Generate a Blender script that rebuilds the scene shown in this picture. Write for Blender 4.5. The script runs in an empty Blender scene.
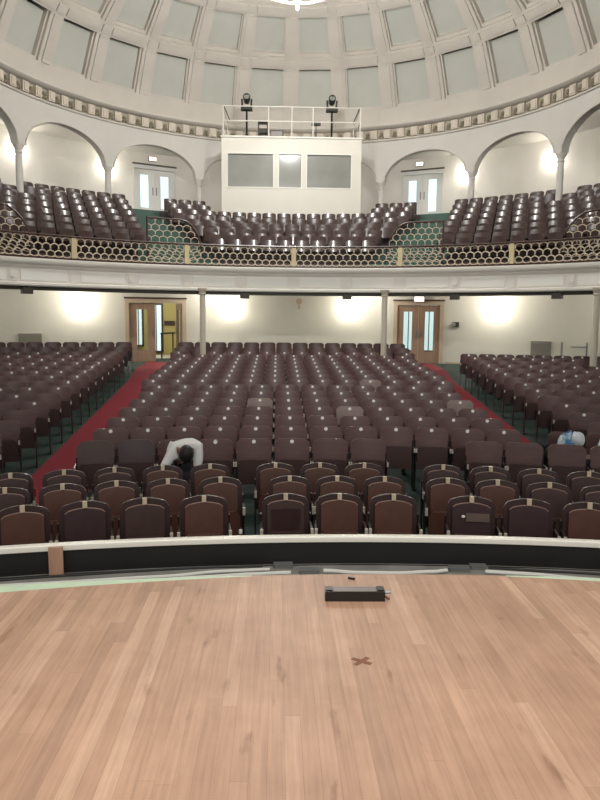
import bpy, math, random
from mathutils import Vector, Matrix
random.seed(7)
S = bpy.context.scene
COL = S.collection
PI = math.pi
sin, cos, rad = math.sin, math.cos, math.radians

# ------------------------------------------------------------------ materials
def lin(c):
    return tuple((x / 12.92 if x <= .04045 else ((x + .055) / 1.055) ** 2.4) for x in [v / 255 for v in c])
def mat(name, rgb, rough=.6, metal=0., var=0., scale=6., bump=0., emit=None, es=0., stretch=None, coat=0.):
    m = bpy.data.materials.new(name); m.use_nodes = True
    nt = m.node_tree; b = nt.nodes['Principled BSDF']
    c = lin(rgb)
    b.inputs['Base Color'].default_value = (*c, 1)
    b.inputs['Roughness'].default_value = rough
    b.inputs['Metallic'].default_value = metal
    if coat:
        b.inputs['Coat Weight'].default_value = coat; b.inputs['Coat Roughness'].default_value = .12
    if var or bump:
        tc = nt.nodes.new('ShaderNodeTexCoord'); n = nt.nodes.new('ShaderNodeTexNoise')
        n.inputs['Scale'].default_value = scale; n.inputs['Detail'].default_value = 5
        if stretch:
            mp = nt.nodes.new('ShaderNodeMapping'); mp.inputs['Scale'].default_value = stretch
            nt.links.new(tc.outputs['Object'], mp.inputs['Vector']); nt.links.new(mp.outputs[0], n.inputs['Vector'])
        else:
            nt.links.new(tc.outputs['Object'], n.inputs['Vector'])
        if var:
            r = nt.nodes.new('ShaderNodeValToRGB')
            r.color_ramp.elements[0].position = .3; r.color_ramp.elements[1].position = .7
            r.color_ramp.elements[0].color = (*[x * (1 - var) for x in c], 1)
            r.color_ramp.elements[1].color = (*[min(1, x * (1 + var)) for x in c], 1)
            nt.links.new(n.outputs['Fac'], r.inputs['Fac']); nt.links.new(r.outputs[0], b.inputs['Base Color'])
        if bump:
            bp = nt.nodes.new('ShaderNodeBump'); bp.inputs['Strength'].default_value = bump; bp.inputs['Distance'].default_value = .01
            nt.links.new(n.outputs['Fac'], bp.inputs['Height']); nt.links.new(bp.outputs[0], b.inputs['Normal'])
    if emit:
        b.inputs['Emission Color'].default_value = (*lin(emit), 1); b.inputs['Emission Strength'].default_value = es
    return m

def stage_wood():
    m = bpy.data.materials.new('stage_maple'); m.use_nodes = True; nt = m.node_tree; b = nt.nodes['Principled BSDF']
    N, L = nt.nodes.new, nt.links.new
    tc = N('ShaderNodeTexCoord'); sx = N('ShaderNodeSeparateXYZ'); L(tc.outputs['Object'], sx.inputs[0])
    def math_(op, a, b=None):
        m_ = N('ShaderNodeMath'); m_.operation = op
        for k_, v_ in ((0, a), (1, b)):
            if v_ is None: continue
            if isinstance(v_, (int, float)): m_.inputs[k_].default_value = v_
            else: L(v_, m_.inputs[k_])
        return m_.outputs[0]
    xr = math_('DIVIDE', sx.outputs[0], .0605); row = math_('FLOOR', xr)
    wn = N('ShaderNodeTexWhiteNoise'); wn.noise_dimensions = '1D'; L(row, wn.inputs['W'])
    yr = math_('DIVIDE', math_('ADD', sx.outputs[1], math_('MULTIPLY', wn.outputs['Value'], 37.)), 1.9); col = math_('FLOOR', yr)
    cb = N('ShaderNodeCombineXYZ'); L(row, cb.inputs[0]); L(col, cb.inputs[1])
    w2 = N('ShaderNodeTexWhiteNoise'); w2.noise_dimensions = '2D'; L(cb.outputs[0], w2.inputs['Vector'])
    rc = N('ShaderNodeValToRGB'); rc.color_ramp.elements[0].color = (*lin((166, 134, 112)), 1); rc.color_ramp.elements[1].color = (*lin((192, 160, 136)), 1)
    e_ = rc.color_ramp.elements.new(.12); e_.color = (*lin((173, 139, 115)), 1); e_ = rc.color_ramp.elements.new(.8); e_.color = (*lin((182, 148, 124)), 1)
    L(w2.outputs['Value'], rc.inputs['Fac'])
    fx = math_('FRACT', xr); gap = math_('LESS_THAN', math_('MINIMUM', fx, math_('SUBTRACT', 1., fx)), .018)
    fy = math_('FRACT', yr); gapy = math_('LESS_THAN', fy, .0012); gp = math_('MAXIMUM', gap, gapy)
    gm = N('ShaderNodeMix'); gm.data_type = 'RGBA'; L(math_('MULTIPLY', gp, .5), gm.inputs['Factor']); L(rc.outputs[0], gm.inputs['A']); gm.inputs['B'].default_value = (*lin((132, 100, 80)), 1)
    # grain and wear
    mg = N('ShaderNodeMapping'); mg.inputs['Scale'].default_value = (30, 1.2, 1); L(tc.outputs['Object'], mg.inputs['Vector'])
    ng = N('ShaderNodeTexNoise'); ng.inputs['Scale'].default_value = 2.2; ng.inputs['Detail'].default_value = 6; L(mg.outputs[0], ng.inputs['Vector'])
    rg = N('ShaderNodeValToRGB'); rg.color_ramp.elements[0].position = .28; rg.color_ramp.elements[1].position = .62
    rg.color_ramp.elements[0].color = (.84, .81, .79, 1); rg.color_ramp.elements[1].color = (1.04, 1.03, 1.02, 1); L(ng.outputs['Fac'], rg.inputs['Fac'])
    nw = N('ShaderNodeTexNoise'); nw.inputs['Scale'].default_value = 1.15; nw.inputs['Detail'].default_value = 7; nw.inputs['Roughness'].default_value = .65; L(tc.outputs['Object'], nw.inputs['Vector'])
    rw = N('ShaderNodeValToRGB'); rw.color_ramp.elements[0].position = .3; rw.color_ramp.elements[1].position = .7
    rw.color_ramp.elements[0].color = (.76, .72, .70, 1); rw.color_ramp.elements[1].color = (1.12, 1.12, 1.12, 1); L(nw.outputs['Fac'], rw.inputs['Fac'])
    ms = N('ShaderNodeMapping'); ms.inputs['Scale'].default_value = (3.2, .9, 1); ms.inputs['Location'].default_value = (1.3, .4, 0); L(tc.outputs['Object'], ms.inputs['Vector'])
    ns = N('ShaderNodeTexNoise'); ns.inputs['Scale'].default_value = 3.; ns.inputs['Detail'].default_value = 4; L(ms.outputs[0], ns.inputs['Vector'])
    rs = N('ShaderNodeValToRGB'); rs.color_ramp.elements[0].position = .27; rs.color_ramp.elements[1].position = .36
    rs.color_ramp.elements[0].color = (.66, .58, .53, 1); rs.color_ramp.elements[1].color = (1, 1, 1, 1); L(ns.outputs['Fac'], rs.inputs['Fac'])
    cur = gm.outputs['Result']
    for r in (rg, rw, rs):
        mx = N('ShaderNodeMix'); mx.data_type = 'RGBA'; mx.blend_type = 'MULTIPLY'; mx.inputs['Factor'].default_value = 1
        L(cur, mx.inputs['A']); L(r.outputs[0], mx.inputs['B']); cur = mx.outputs['Result']
    L(cur, b.inputs['Base Color'])
    b.inputs['Roughness'].default_value = .5
    bp = N('ShaderNodeBump'); bp.inputs['Strength'].default_value = .15; bp.inputs['Distance'].default_value = .003
    L(gp, bp.inputs['Height']); bp.invert = True; L(bp.outputs[0], b.inputs['Normal'])
    return m

M = dict(
    stage=stage_wood(),
    plaster=mat('cream_plaster', (206, 203, 196), .75, var=.04, scale=.8),
    rib=mat('dome_cream', (206, 200, 191), .75, var=.04, scale=1.2),
    coffer=mat('coffer_grey_green', (198, 199, 191), .8, var=.03, scale=1.5),
    olive=mat('olive_cream_wall', (200, 196, 182), .5, var=.05, scale=.7),
    gallery=mat('gallery_wall', (208, 204, 196), .6, var=.05, scale=.7),
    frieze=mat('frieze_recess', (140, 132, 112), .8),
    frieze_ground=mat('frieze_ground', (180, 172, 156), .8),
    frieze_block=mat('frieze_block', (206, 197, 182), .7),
    fascia=mat('fascia_cream', (230, 226, 217), .6, var=.03, scale=2),
    fascia_panel=mat('fascia_panel', (238, 236, 229), .55),
    soffit=mat('soffit_cream', (200, 194, 180), .5),
    beam=mat('dark_beam', (62, 56, 50), .6),
    rail_wood=mat('dark_rail_wood', (62, 42, 36), .35, var=.2, scale=8),
    lattice=mat('lattice_cream', (205, 190, 168), .5),
    post=mat('post_cream', (200, 186, 146), .5),
    seat=mat('seat_plywood', (80, 47, 42), .42, var=.2, scale=4, stretch=(1, 1, 5)),
    seat_low=mat('folded_pan_plywood', (62, 40, 36), .5, var=.15, scale=4),
    seat_dark=mat('seat_underside', (40, 29, 28), .5),
    seat_gloss=mat('lacquered_plywood', (60, 42, 38), .3, var=.2, scale=4, coat=.4),
    iron=mat('black_iron', (26, 24, 24), .45, .3),
    arm=mat('dark_arm_wood', (44, 32, 29), .35),
    pale_tip=mat('worn_metal_tip', (205, 196, 182), .4, .2),
    tag=mat('white_number_disc', (250, 246, 238), .35),
    brass=mat('brass_plate', (206, 188, 162), .45),
    frame=mat('maroon_frame_wood', (50, 29, 26), .42, var=.2, scale=8),
    leather=mat('brown_leather', (88, 56, 45), .42, var=.14, scale=7, bump=.15),
    leather_b=mat('dark_brown_leather', (66, 46, 41), .42, var=.16, scale=7, bump=.15),
    leather_c=mat('maroon_black_leather', (58, 38, 38), .42, var=.16, scale=7, bump=.15),
    piping=mat('highlight_piping', (126, 92, 76), .4),  # highlight along the cushion top, put into a paler colour
    cloth_grey=mat('dusty_brown_cover', (84, 70, 66), .7),
    pale_seat=mat('faded_plywood', (128, 110, 104), .5, var=.15, scale=4),
    tier=mat('dark_tier_floor', (62, 48, 45), .6, var=.2, scale=3),
    torn=mat('grey_tape_patch', (106, 90, 82), .6),
    green=mat('dark_green_floor', (30, 50, 42), .85, var=.3, scale=2),
    balgreen=mat('balcony_green_floor', (54, 88, 75), .5, var=.12, scale=2),
    carpet=mat('red_carpet', (122, 20, 36), .95, var=.12, scale=30, bump=.3),
    mint=mat('mint_paint', (186, 206, 178), .6, var=.05, scale=10),
    nosing=mat('nosing_wood', (150, 126, 102), .5, var=.1, scale=6),
    black=mat('black_paint', (20, 18, 15), .55, var=.3, scale=3),
    trough=mat('trough_grey', (134, 132, 126), .55, var=.25, scale=4.),
    coping=mat('white_coping', (232, 228, 216), .3),
    cable=mat('grey_cable', (205, 205, 198), .4),
    cable_dark=mat('dark_cable', (40, 40, 38), .5),
    steel=mat('zinc_box', (130, 132, 130), .4, .5),
    plank=mat('bare_plank', (170, 132, 110), .6, var=.15, scale=3, stretch=(8, 8, 1)),
    blackplastic=mat('black_plastic', (20, 18, 18), .38),
    greytop=mat('grey_brushed_top', (112, 104, 98), .45),
    tape=mat('brown_tape', (120, 76, 56), .7),
    booth=mat('booth_white', (218, 214, 202), .5, var=.02, scale=2),
    booth_frame=mat('booth_frame_white', (226, 224, 214), .45),
    glass=mat('dark_booth_glass', (146, 146, 140), .14, var=.15, scale=.9),
    white_metal=mat('white_pipe', (226, 222, 212), .4),
    door_wood=mat('brown_door_wood', (146, 118, 96), .45, var=.1, scale=3, stretch=(6, 6, 1)),
    door_trim=mat('tan_door_trim', (178, 160, 136), .5),
    door_grey=mat('grey_white_door', (200, 200, 196), .5),
    dark_wood=mat('dark_brown_lintel', (70, 52, 44), .5),
    daylight=mat('daylit_glass', (210, 225, 228), .2, emit=(206, 232, 236), es=.7),
    lobbyglass=mat('clear_pane', (210, 220, 220), .05),
    yellow=mat('yellow_lobby_wall', (196, 184, 118), .7),
    bulb=mat('frosted_lamp_glass', (250, 246, 235), .4, emit=(255, 250, 238), es=150.),
    chand=mat('chandelier_bulb', (255, 250, 240), .4, emit=(255, 247, 232), es=22.),
    crystal=mat('crystal_drops', (235, 235, 230), .1),
    exit_white=mat('lit_exit_face', (240, 232, 226), .4, emit=(255, 236, 226), es=1.3),
    exit_red=mat('exit_red_letters', (190, 30, 30), .5, emit=(200, 40, 36), es=.8),
    grille=mat('grey_vent_grille', (140, 134, 122), .5),
    speaker=mat('charcoal_speaker', (44, 41, 37), .6),
    pillar=mat('pillar_cream', (196, 188, 172), .5),
    shirt=mat('white_cotton', (226, 226, 222), .85, bump=.2, scale=30),
    trousers=mat('dark_trousers', (38, 40, 50), .85),
    skin=mat('skin', (150, 104, 82), .55),
    hair=mat('black_hair', (24, 22, 22), .6, bump=.4, scale=60),
    shoe=mat('black_shoe', (20, 20, 20), .5),
    bluebag=mat('blue_white_fabric', (126, 168, 200), .6),
    whitebag=mat('white_fabric', (216, 222, 226), .7),
    redplastic=mat('red_plastic', (150, 30, 34), .4),
)
M['clear'] = mat('clear_door_glass', (235, 242, 240), .03)
bc = M['clear'].node_tree.nodes['Principled BSDF']; bc.inputs['Transmission Weight'].default_value = 1; bc.inputs['IOR'].default_value = 1.05

# blue / white mottled cloth
nt = M['bluebag'].node_tree; b_ = nt.nodes['Principled BSDF']
n_ = nt.nodes.new('ShaderNodeTexNoise'); n_.inputs['Scale'].default_value = 9
t_ = nt.nodes.new('ShaderNodeTexCoord'); nt.links.new(t_.outputs['Object'], n_.inputs['Vector'])
r_ = nt.nodes.new('ShaderNodeValToRGB'); r_.color_ramp.elements[0].position = .48; r_.color_ramp.elements[1].position = .60
r_.color_ramp.elements[0].color = (*lin((62, 122, 176)), 1); r_.color_ramp.elements[1].color = (*lin((206, 218, 222)), 1)
nt.links.new(n_.outputs['Fac'], r_.inputs['Fac']); nt.links.new(r_.outputs[0], b_.inputs['Base Color'])

# ------------------------------------------------------------------ mesh helpers
class MB:
    def __init__(s): s.v, s.f, s.mi = [], [], []
    def add(s, vs, fs, mi=0):
        o = len(s.v); s.v += [tuple(v) for v in vs]; s.f += [tuple(o + i for i in f) for f in fs]; s.mi += [mi] * len(fs); return s
    def box(s, x0, x1, y0, y1, z0, z1, mi=0, M4=None):
        vs = [Vector(p) for p in [(x0, y0, z0), (x1, y0, z0), (x1, y1, z0), (x0, y1, z0), (x0, y0, z1), (x1, y0, z1), (x1, y1, z1), (x0, y1, z1)]]
        if M4: vs = [M4 @ v for v in vs]
        return s.add(vs, [(0, 3, 2, 1), (4, 5, 6, 7), (0, 1, 5, 4), (1, 2, 6, 5), (2, 3, 7, 6), (3, 0, 4, 7)], mi)
    def bar(s, a, b, r, n=6, mi=0, r2=None, caps=True):
        a, b = Vector(a), Vector(b); d = (b - a).normalized()
        u = d.orthogonal().normalized(); w = d.cross(u); r2 = r if r2 is None else r2
        vs = [a + (u * cos(2 * PI * i / n) + w * sin(2 * PI * i / n)) * r for i in range(n)] + [b + (u * cos(2 * PI * i / n) + w * sin(2 * PI * i / n)) * r2 for i in range(n)]
        fs = [(i, (i + 1) % n, n + (i + 1) % n, n + i) for i in range(n)]
        if caps: fs += [tuple(range(n))[::-1], tuple(range(n, 2 * n))]
        return s.add(vs, fs, mi)
    def tube(s, pts, r, n=6, mi=0):
        pts = [Vector(p) for p in pts]; k = len(pts); vs = []
        for j, p in enumerate(pts):
            d = (pts[min(j + 1, k - 1)] - pts[max(j - 1, 0)]).normalized()
            ref = Vector((0, 0, 1)) if abs(d.z) < .95 else Vector((1, 0, 0))
            u = d.cross(ref).normalized(); w = d.cross(u)
            rr = r[j] if isinstance(r, (list, tuple)) else r
            vs += [p + (u * cos(2 * PI * i / n) + w * sin(2 * PI * i / n)) * rr for i in range(n)]
        fs = [(j * n + i, j * n + (i + 1) % n, (j + 1) * n + (i + 1) % n, (j + 1) * n + i) for j in range(k - 1) for i in range(n)]
        fs += [tuple(range(n))[::-1], tuple(range((k - 1) * n, k * n))]
        return s.add(vs, fs, mi)
    def lathe(s, prof, n=20, c=(0, 0, 0), mi=0):
        vs = [(c[0] + r * cos(2 * PI * i / n), c[1] + r * sin(2 * PI * i / n), c[2] + z) for r, z in prof for i in range(n)]
        k = len(prof); fs = [(j * n + i, j * n + (i + 1) % n, (j + 1) * n + (i + 1) % n, (j + 1) * n + i) for j in range(k - 1) for i in range(n)]
        if prof[0][0] > 1e-6: fs.append(tuple(range(n))[::-1])
        if prof[-1][0] > 1e-6: fs.append(tuple(range((k - 1) * n, k * n)))
        return s.add(vs, fs, mi)
    def ball(s, c, r, n=12, m=8, mi=0, sc=(1, 1, 1)):
        vs = [(c[0] + r * sc[0] * sin(PI * j / m) * cos(2 * PI * i / n), c[1] + r * sc[1] * sin(PI * j / m) * sin(2 * PI * i / n), c[2] + r * sc[2] * cos(PI * j / m)) for j in range(m + 1) for i in range(n)]
        fs = [(j * n + i, (j + 1) * n + i, (j + 1) * n + (i + 1) % n, j * n + (i + 1) % n) for j in range(m) for i in range(n)]
        return s.add(vs, fs, mi)
    def grid(s, rows, mi=0, close=False):
        n = len(rows[0]); vs = [p for r in rows for p in r]
        fs = [(j * n + i, j * n + i + 1, (j + 1) * n + i + 1, (j + 1) * n + i) for j in range(len(rows) - 1) for i in range(n - 1)]
        return s.add(vs, fs, mi)
    def sweep(s, prof, c, R, a0, a1, n, mi=0, z0=0., closed=True):
        """a profile of (radial offset, z) swept round the vertical axis at (0, c): azimuth from +Y"""
        k = len(prof); rows = []
        for i in range(n + 1):
            a = a0 + (a1 - a0) * i / n
            rows += [((R + p) * sin(a), c + (R + p) * cos(a), z0 + z) for p, z in prof]
        fs = []; kk = k if closed else k - 1
        for i in range(n):
            for j in range(kk):
                fs.append((i * k + j, i * k + (j + 1) % k, (i + 1) * k + (j + 1) % k, (i + 1) * k + j))
        if closed: fs += [tuple(range(k)), tuple(range(n * k, n * k + k))[::-1]]
        return s.add(rows, fs, mi)
    def mesh(s, name, mats, smooth=False):
        me = bpy.data.meshes.new(name); me.from_pydata(s.v, [], s.f)
        for m in (mats if isinstance(mats, (list, tuple)) else [mats]): me.materials.append(m)
        if any(s.mi): me.polygons.foreach_set('material_index', s.mi)
        me.update()
        if smooth:
            me.polygons.foreach_set('use_smooth', [True] * len(me.polygons))
            try: me.set_sharp_from_angle(angle=rad(38))
            except Exception: pass
        return me
    def obj(s, name, mats, parent=None, smooth=False, loc=None, rz=0.):
        o = bpy.data.objects.new(name, s.mesh(name, mats, smooth)); COL.objects.link(o)
        if parent is not None: o.parent = parent
        if loc is not None: o.location = loc
        if rz: o.rotation_euler.z = rz
        return o

def tag(o, label, cat, group=None, kind=None):
    o['label'] = label; o['category'] = cat
    if group: o['group'] = group
    if kind: o['kind'] = kind
    return o
def empty(name, loc=(0, 0, 0), rz=0.):
    o = bpy.data.objects.new(name, None); COL.objects.link(o); o.location = loc; o.rotation_euler.z = rz
    o.empty_display_size = .1
    return o
def struct(o, label=None):
    o['kind'] = 'structure'
    if label: o['label'] = label
    return o
KIDS = {}
def kid(p, o): KIDS.setdefault(p.name, []).append(o); return o
def clone(o, parent=None):
    c = o.copy(); COL.objects.link(c)
    if parent is not None: c.parent = parent
    for ch in o.children: clone(ch, c)
    return c
def pol(c, R, a, z=0.): return Vector((R * sin(a), c + R * cos(a), z))

ORD = 'zeroth first second third fourth fifth sixth seventh eighth ninth tenth eleventh twelfth thirteenth fourteenth fifteenth sixteenth seventeenth eighteenth nineteenth twentieth'.split()

# ------------------------------------------------------------------ geometry of the hall
def floor_z(rho):            # raked orchestra floor, rho measured from (0,-5)
    d = rho - 5
    if d < 8.0: return -1.04
    if d < 8.75: return -1.04 + .06 * (d - 8.0) / .75
    if d < 19.6: return -.98 + .0586 * (d - 8.75)
    if d < 21.4: return -.344 + (d - 19.6) / 1.8 * .254
    return -.09 + min(d - 21.4, 4) * .01

# auditorium floor
rows = []
rhos = [8.6, 9.5, 10.5, 11.5, 12.5, 13, 13.75, 15, 17, 19, 21, 23, 24.6, 25, 26.4, 27, 29.4, 31]
for rho in rhos:
    rows.append([tuple(pol(-5, rho, rad(a), floor_z(rho))) for a in range(-56, 57, 4)])
struct(MB().grid(rows).obj('floor', M['green']), 'dark green painted floor raked up under the seats')

# stage floor with a curved front edge, wooden nosing and mint painted ends
def arcpts(c, R, x0, x1, n): return [(x, c + math.sqrt(R * R - x * x)) for x in [x0 + (x1 - x0) * i / n for i in range(n + 1)]]
EDGE = (-9.5, 13.3)
def board_y(x):   # where the boards stop: flush with the edge in the middle, short of it at the two ends
    e = EDGE[0] + math.sqrt(EDGE[1] ** 2 - x * x)
    xx = x - .05
    return e - .012 - (max(0, -xx - .62) * .062 if xx < 0 else max(0, xx - .8) * .07)
xs = [-5 + .1 * i for i in range(101)]
mb = MB()
top = [(x, board_y(x), 0) for x in xs]
mb.grid([[(x, -4, 0) for x in xs], top])
struct(mb.obj('floor_stage', M['stage']), 'worn maple strip stage floor in front of the camera')
mb = MB()
ed = [(x, EDGE[0] + math.sqrt(EDGE[1] ** 2 - x * x)) for x in xs]
for i in range(len(xs) - 1):
    a, b = i, i + 1
    mi = 1 if (xs[i] < -.66 or xs[i] > .88) else 0
    mb.add([(xs[a], board_y(xs[a]), 0), (xs[b], board_y(xs[b]), 0), (ed[b][0], ed[b][1], 0), (ed[a][0], ed[a][1], 0)], [(0, 1, 2, 3)], mi)
    mb.add([(ed[a][0], ed[a][1], 0), (ed[b][0], ed[b][1], 0), (ed[b][0], ed[b][1], -.2), (ed[a][0], ed[a][1], -.2)], [(0, 1, 2, 3)], 2)
struct(mb.obj('trim_1', [M['nosing'], M['mint'], M['black']]), 'curved stage edge with mint green paint at both ends')

# footlight trough behind the stage edge
RC, RR = -7.05, 11.55     # rail circle
mb = MB()
lo = [(x, EDGE[0] + math.sqrt(EDGE[1] ** 2 - x * x) - .05, -.2) for x in xs]
hi = [(x, RC + math.sqrt(RR * RR - x * x), -.2) for x in xs]
mb.grid([lo, hi])
struct(mb.obj('floor_trough', M['trough']), 'grey floor of the footlight trough')

# pit rail: black wall with a white coping
a0 = rad(28)
t = empty('pit_wall', (0, RC + RR, -1.04))
tag(t, 'low curved black wall with bright white top between stage and seats', 'low wall')
def sub(par, o):
    o.parent = par; o.matrix_parent_inverse = Matrix.Translation(-Vector(par.location)); return o
sub(t, MB().sweep([(0, -1.04), (.085, -1.04), (.085, -.0405), (0, -.0405)], RC, RR, -a0, a0, 60).obj('wall_body', M['black']))
sub(t, MB().sweep([(-.012, -.04), (.095, -.04), (.10, -.03), (.10, -.02), (.05, -.006), (.04, 0), (-.008, 0), (-.014, -.006), (-.014, -.034)], RC, RR, -a0, a0, 60).obj('coping', M['coping'], smooth=True))
struct(MB().sweep([(0, -1.04), (.02, -1.04), (.02, -.2), (0, -.2)], RC, RR - .03, -a0, a0, 40).obj('trim_2', M['black']))

# plank standing in the trough
ob = MB().box(-.045, .045, -.012, .012, 0, .197).obj('wooden_plank', M['plank'], loc=(-1.905, 4.30, -.199), rz=rad(10))
ob.rotation_euler.x = rad(3)
tag(ob, 'short bare wooden plank upright in trough against black pit wall', 'plank')

# cables and boxes in the trough
def trough_pt(x, f, z): # f: 0 at the stage edge, 1 at the rail
    y0 = EDGE[0] + math.sqrt(EDGE[1] ** 2 - x * x); y1 = RC + math.sqrt(RR * RR - x * x)
    return (x, y0 + (y1 - y0) * f, z)
cb = [
 ('cable', 'pale grey cable along the trough, left of junction box, nearest stage edge', [(-2.6, .62), (-1.9, .58), (-1.4, .60), (-.9, .66), (-.6, .7), (-.36, .72)], .014, 'cable', -.185),
 ('cable', 'second pale grey cable left of junction box, closer to the black wall', [(-2.6, .74), (-1.8, .70), (-1.2, .72), (-.8, .80), (-.5, .82)], .012, 'cable', -.187),
 ('cable', 'pale grey cable along trough between the two pairs of junction boxes', [(-.14, .76), (.1, .7), (.35, .69), (.6, .74), (.7, .78)], .014, 'cable', -.185),
 ('cable', 'pale grey cable running along trough right of the right junction boxes', [(.95, .77), (1.2, .74), (1.6, .66), (2.0, .62), (2.6, .6)], .014, 'cable', -.185),
 ('cable', 'black cable lying along the trough beside pit wall, left half', [(-2.6, .88), (-1.7, .9), (-1.0, .93), (-.55, .93)], .008, 'cable_dark', -.191),
 ('cable', 'black cable lying along the trough beside pit wall, right half', [(1.0, .9), (1.4, .86), (1.9, .84), (2.6, .82)], .008, 'cable_dark', -.191),
]
for nm, lb, pts, r, m, z in cb:
    fine = []
    for i in range(len(pts) - 1):
        for k in range(5):
            u = k / 5; fine.append((pts[i][0] + (pts[i + 1][0] - pts[i][0]) * u, pts[i][1] + (pts[i + 1][1] - pts[i][1]) * (3 * u * u - 2 * u ** 3)))
    fine.append(pts[-1])
    tag(MB().tube([trough_pt(x, f, z) for x, f in fine], r, 8).obj(nm, M[m], smooth=True), lb, 'cable', 'cables in the footlight trough')
for x, f, w, lb in [(-.41, .92, .12, 'zinc junction box in trough, left one of the middle pair'), (-.235, .76, .125, 'zinc junction box in trough, right one of the middle pair, nearer stage'),
                    (.79, .84, .13, 'zinc junction box in trough, left one of the right pair'), (.93, .9, .10, 'zinc junction box in trough, right one of the right pair')]:
    p = trough_pt(x, f, -.2); t = empty('junction_box', p, -x / 12)
    tag(t, lb, 'junction box', 'junction boxes in the footlight trough')
    MB().box(-w / 2, w / 2, -.03, .03, .001, .022).obj('box_body', M['steel'], t)
    MB().box(-w / 2 - .006, w / 2 + .006, -.033, .033, .0225, .028).obj('cover_plate', M['steel'], t)

# black power unit on the stage and the taped cross
t = empty('power_unit', (-.034, 3.445, 0), rad(-1))
tag(t, 'black oblong electrical box with grey top lying on the stage floor', 'electrical box')
MB().box(-.16, .16, -.034, .034, .001, .054).obj('case', M['blackplastic'], t)
MB().box(-.115, .115, -.03, .033, .0542, .057).obj('top_plate', M['greytop'], t)
MB().box(-.158, -.12, -.02, .033, .0542, .060).obj('end_cap', M['blackplastic'], t)
MB().box(.12, .158, -.02, .033, .0542, .060).obj('end_cap', M['blackplastic'], t)
MB().bar((.16, .01, .032), (.195, .012, .034), .008, 10).obj('cable_gland', M['steel'], t)
MB().tube([(.162, -.02, .025), (.175, -.02, .012), (.185, -.012, .008)], .006, 8).obj('cable_stub', M['tape'], t)
mb = MB()
for a in (38, -38):
    R4 = Matrix.Rotation(rad(a), 4, 'Z'); mb.box(-.046, .046, -.011, .011, .0004, .0012 if a > 0 else .0018, 0, R4)
tag(mb.obj('tape_mark', M['tape'], loc=(-.078, 2.785, 0), rz=rad(6)), 'small brown tape cross stuck on the stage floor', 'tape mark')
tag(MB().box(-.02, .02, -.006, .006, .0005, .012).obj('wood_chip', M['blackplastic'], loc=(-.02, 3.72, 0), rz=rad(-25)), 'tiny dark scrap on stage floor by the stage edge', 'scrap')

# ------------------------------------------------------------------ seats
def curved_panel(mb, w, z0, z1, thick, sag, tilt, y0, rcorner=.05, n=8, arch=0., mi=0, m=5):
    """back panel: curved in plan (edges toward the sitter, -y), leaning back with height, rounded top corners"""
    fr, bk = [], []
    for j in range(m + 1):
        v = j / m
        rf, rb = [], []
        for i in range(n + 1):
            u = -1 + 2 * i / n
            edge = abs(u) * w / 2
            topz = z1 + arch * (1 - u * u)
            over = edge - (w / 2 - rcorner)
            if over > 0: topz -= rcorner - math.sqrt(max(0, rcorner ** 2 - over ** 2))
            z = z0 + (topz - z0) * v
            y = y0 + (z - z0) * tilt + sag * (1 - u * u)
            rf.append((u * w / 2, y, z)); rb.append((u * w / 2, y + thick, z))
        fr.append(rf); bk.append(rb)
    k = n + 1
    vs = [p for r in fr for p in r] + [p for r in bk for p in r]; o = k * (m + 1)
    fs = []
    for j in range(m):
        for i in range(n):
            a = j * k + i; fs.append((a, a + 1, a + k + 1, a + k)); fs.append((o + a, o + a + k, o + a + k + 1, o + a + 1))
        fs.append((j * k, (j + 1) * k, o + (j + 1) * k, o + j * k)); fs.append((j * k + n, o + j * k + n, o + (j + 1) * k + n, (j + 1) * k + n))
    for i in range(n):
        fs.append((i, o + i, o + i + 1, i + 1)); t0 = m * k + i; fs.append((t0, t0 + 1, o + t0 + 1, o + t0))
    mb.add(vs, fs, mi)
    return mb

def back_y(z, z0, tilt, y0, sag): return y0 + (z - z0) * tilt + sag

def standard_mesh(name, x, mats, h=.6):
    mb = MB()
    s = 1 if x > 0 else -1
    mb.box(x - .007, x + .007, -.10, .08, .03, h - .06)       # cast iron side
    mb.box(x - .009, x + .009, -.13, .10, 0, .03)             # foot
    mb.box(x - .006, x + .006, -.15, .06, h - .0595, h - .002)  # bracket
    mb.box(x - .006, x + .006, .03, .10, h - .2, h + .1)
    return mb.mesh(name, mats)
def arm_mesh(name, x, z, mats, tipmi=1, tw=.0105):
    mb = MB()
    mb.box(x - .0095, x + .0095, -.19, .07, z, z + .024)
    mb.box(x - tw, x + tw, -.215, -.1905, z - (.05 if tw > .011 else .03), z + .026, tipmi)
    return mb.mesh(name, mats)

def link(name, me, parent):
    o = bpy.data.objects.new(name, me); COL.objects.link(o); o.parent = parent; return o

# --- plywood seat of the main floor
Z0, Z1, TILT, Y0, SAG = .40, .875, .20, .01, .035
me_back = curved_panel(MB(), .474, Z0, Z1, .016, SAG, TILT, Y0, .045).mesh('backrest', M['seat'], True)
me_back_grey = curved_panel(MB(), .47, Z0 - .04, Z1, .02, SAG, TILT, Y0, .07, arch=.012).mesh('backrest', M['cloth_grey'], True)
me_back_red = curved_panel(MB(), .47, Z0 - .04, Z1, .02, SAG, TILT, Y0, .07, arch=.012).mesh('backrest', M['leather_c'], True)
tz = .836; ty = back_y(tz, Z0, TILT, Y0, SAG)
me_tag = MB().bar((0, ty - .005, tz), (0, ty + .002, tz), .026, 14).mesh('number_disc', M['tag'])
pan = MB(); curved_panel(pan, .43, .30, .62, .03, .02, .05, -.085, .05)
me_pan = pan.mesh('seat_pan', M['seat_low'], True)
me_pan_down = MB().box(-.21, .21, -.34, .03, .44, .475).mesh('seat_pan', M['seat_dark'])
me_sl = standard_mesh('side_standard', -.2365, [M['iron']]); me_sr = standard_mesh('side_standard', .2365, [M['iron']])
me_al = arm_mesh('armrest', -.2365, .6, [M['arm'], M['pale_tip']]); me_ar = arm_mesh('armrest', .2365, .6, [M['arm'], M['pale_tip']])

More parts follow.
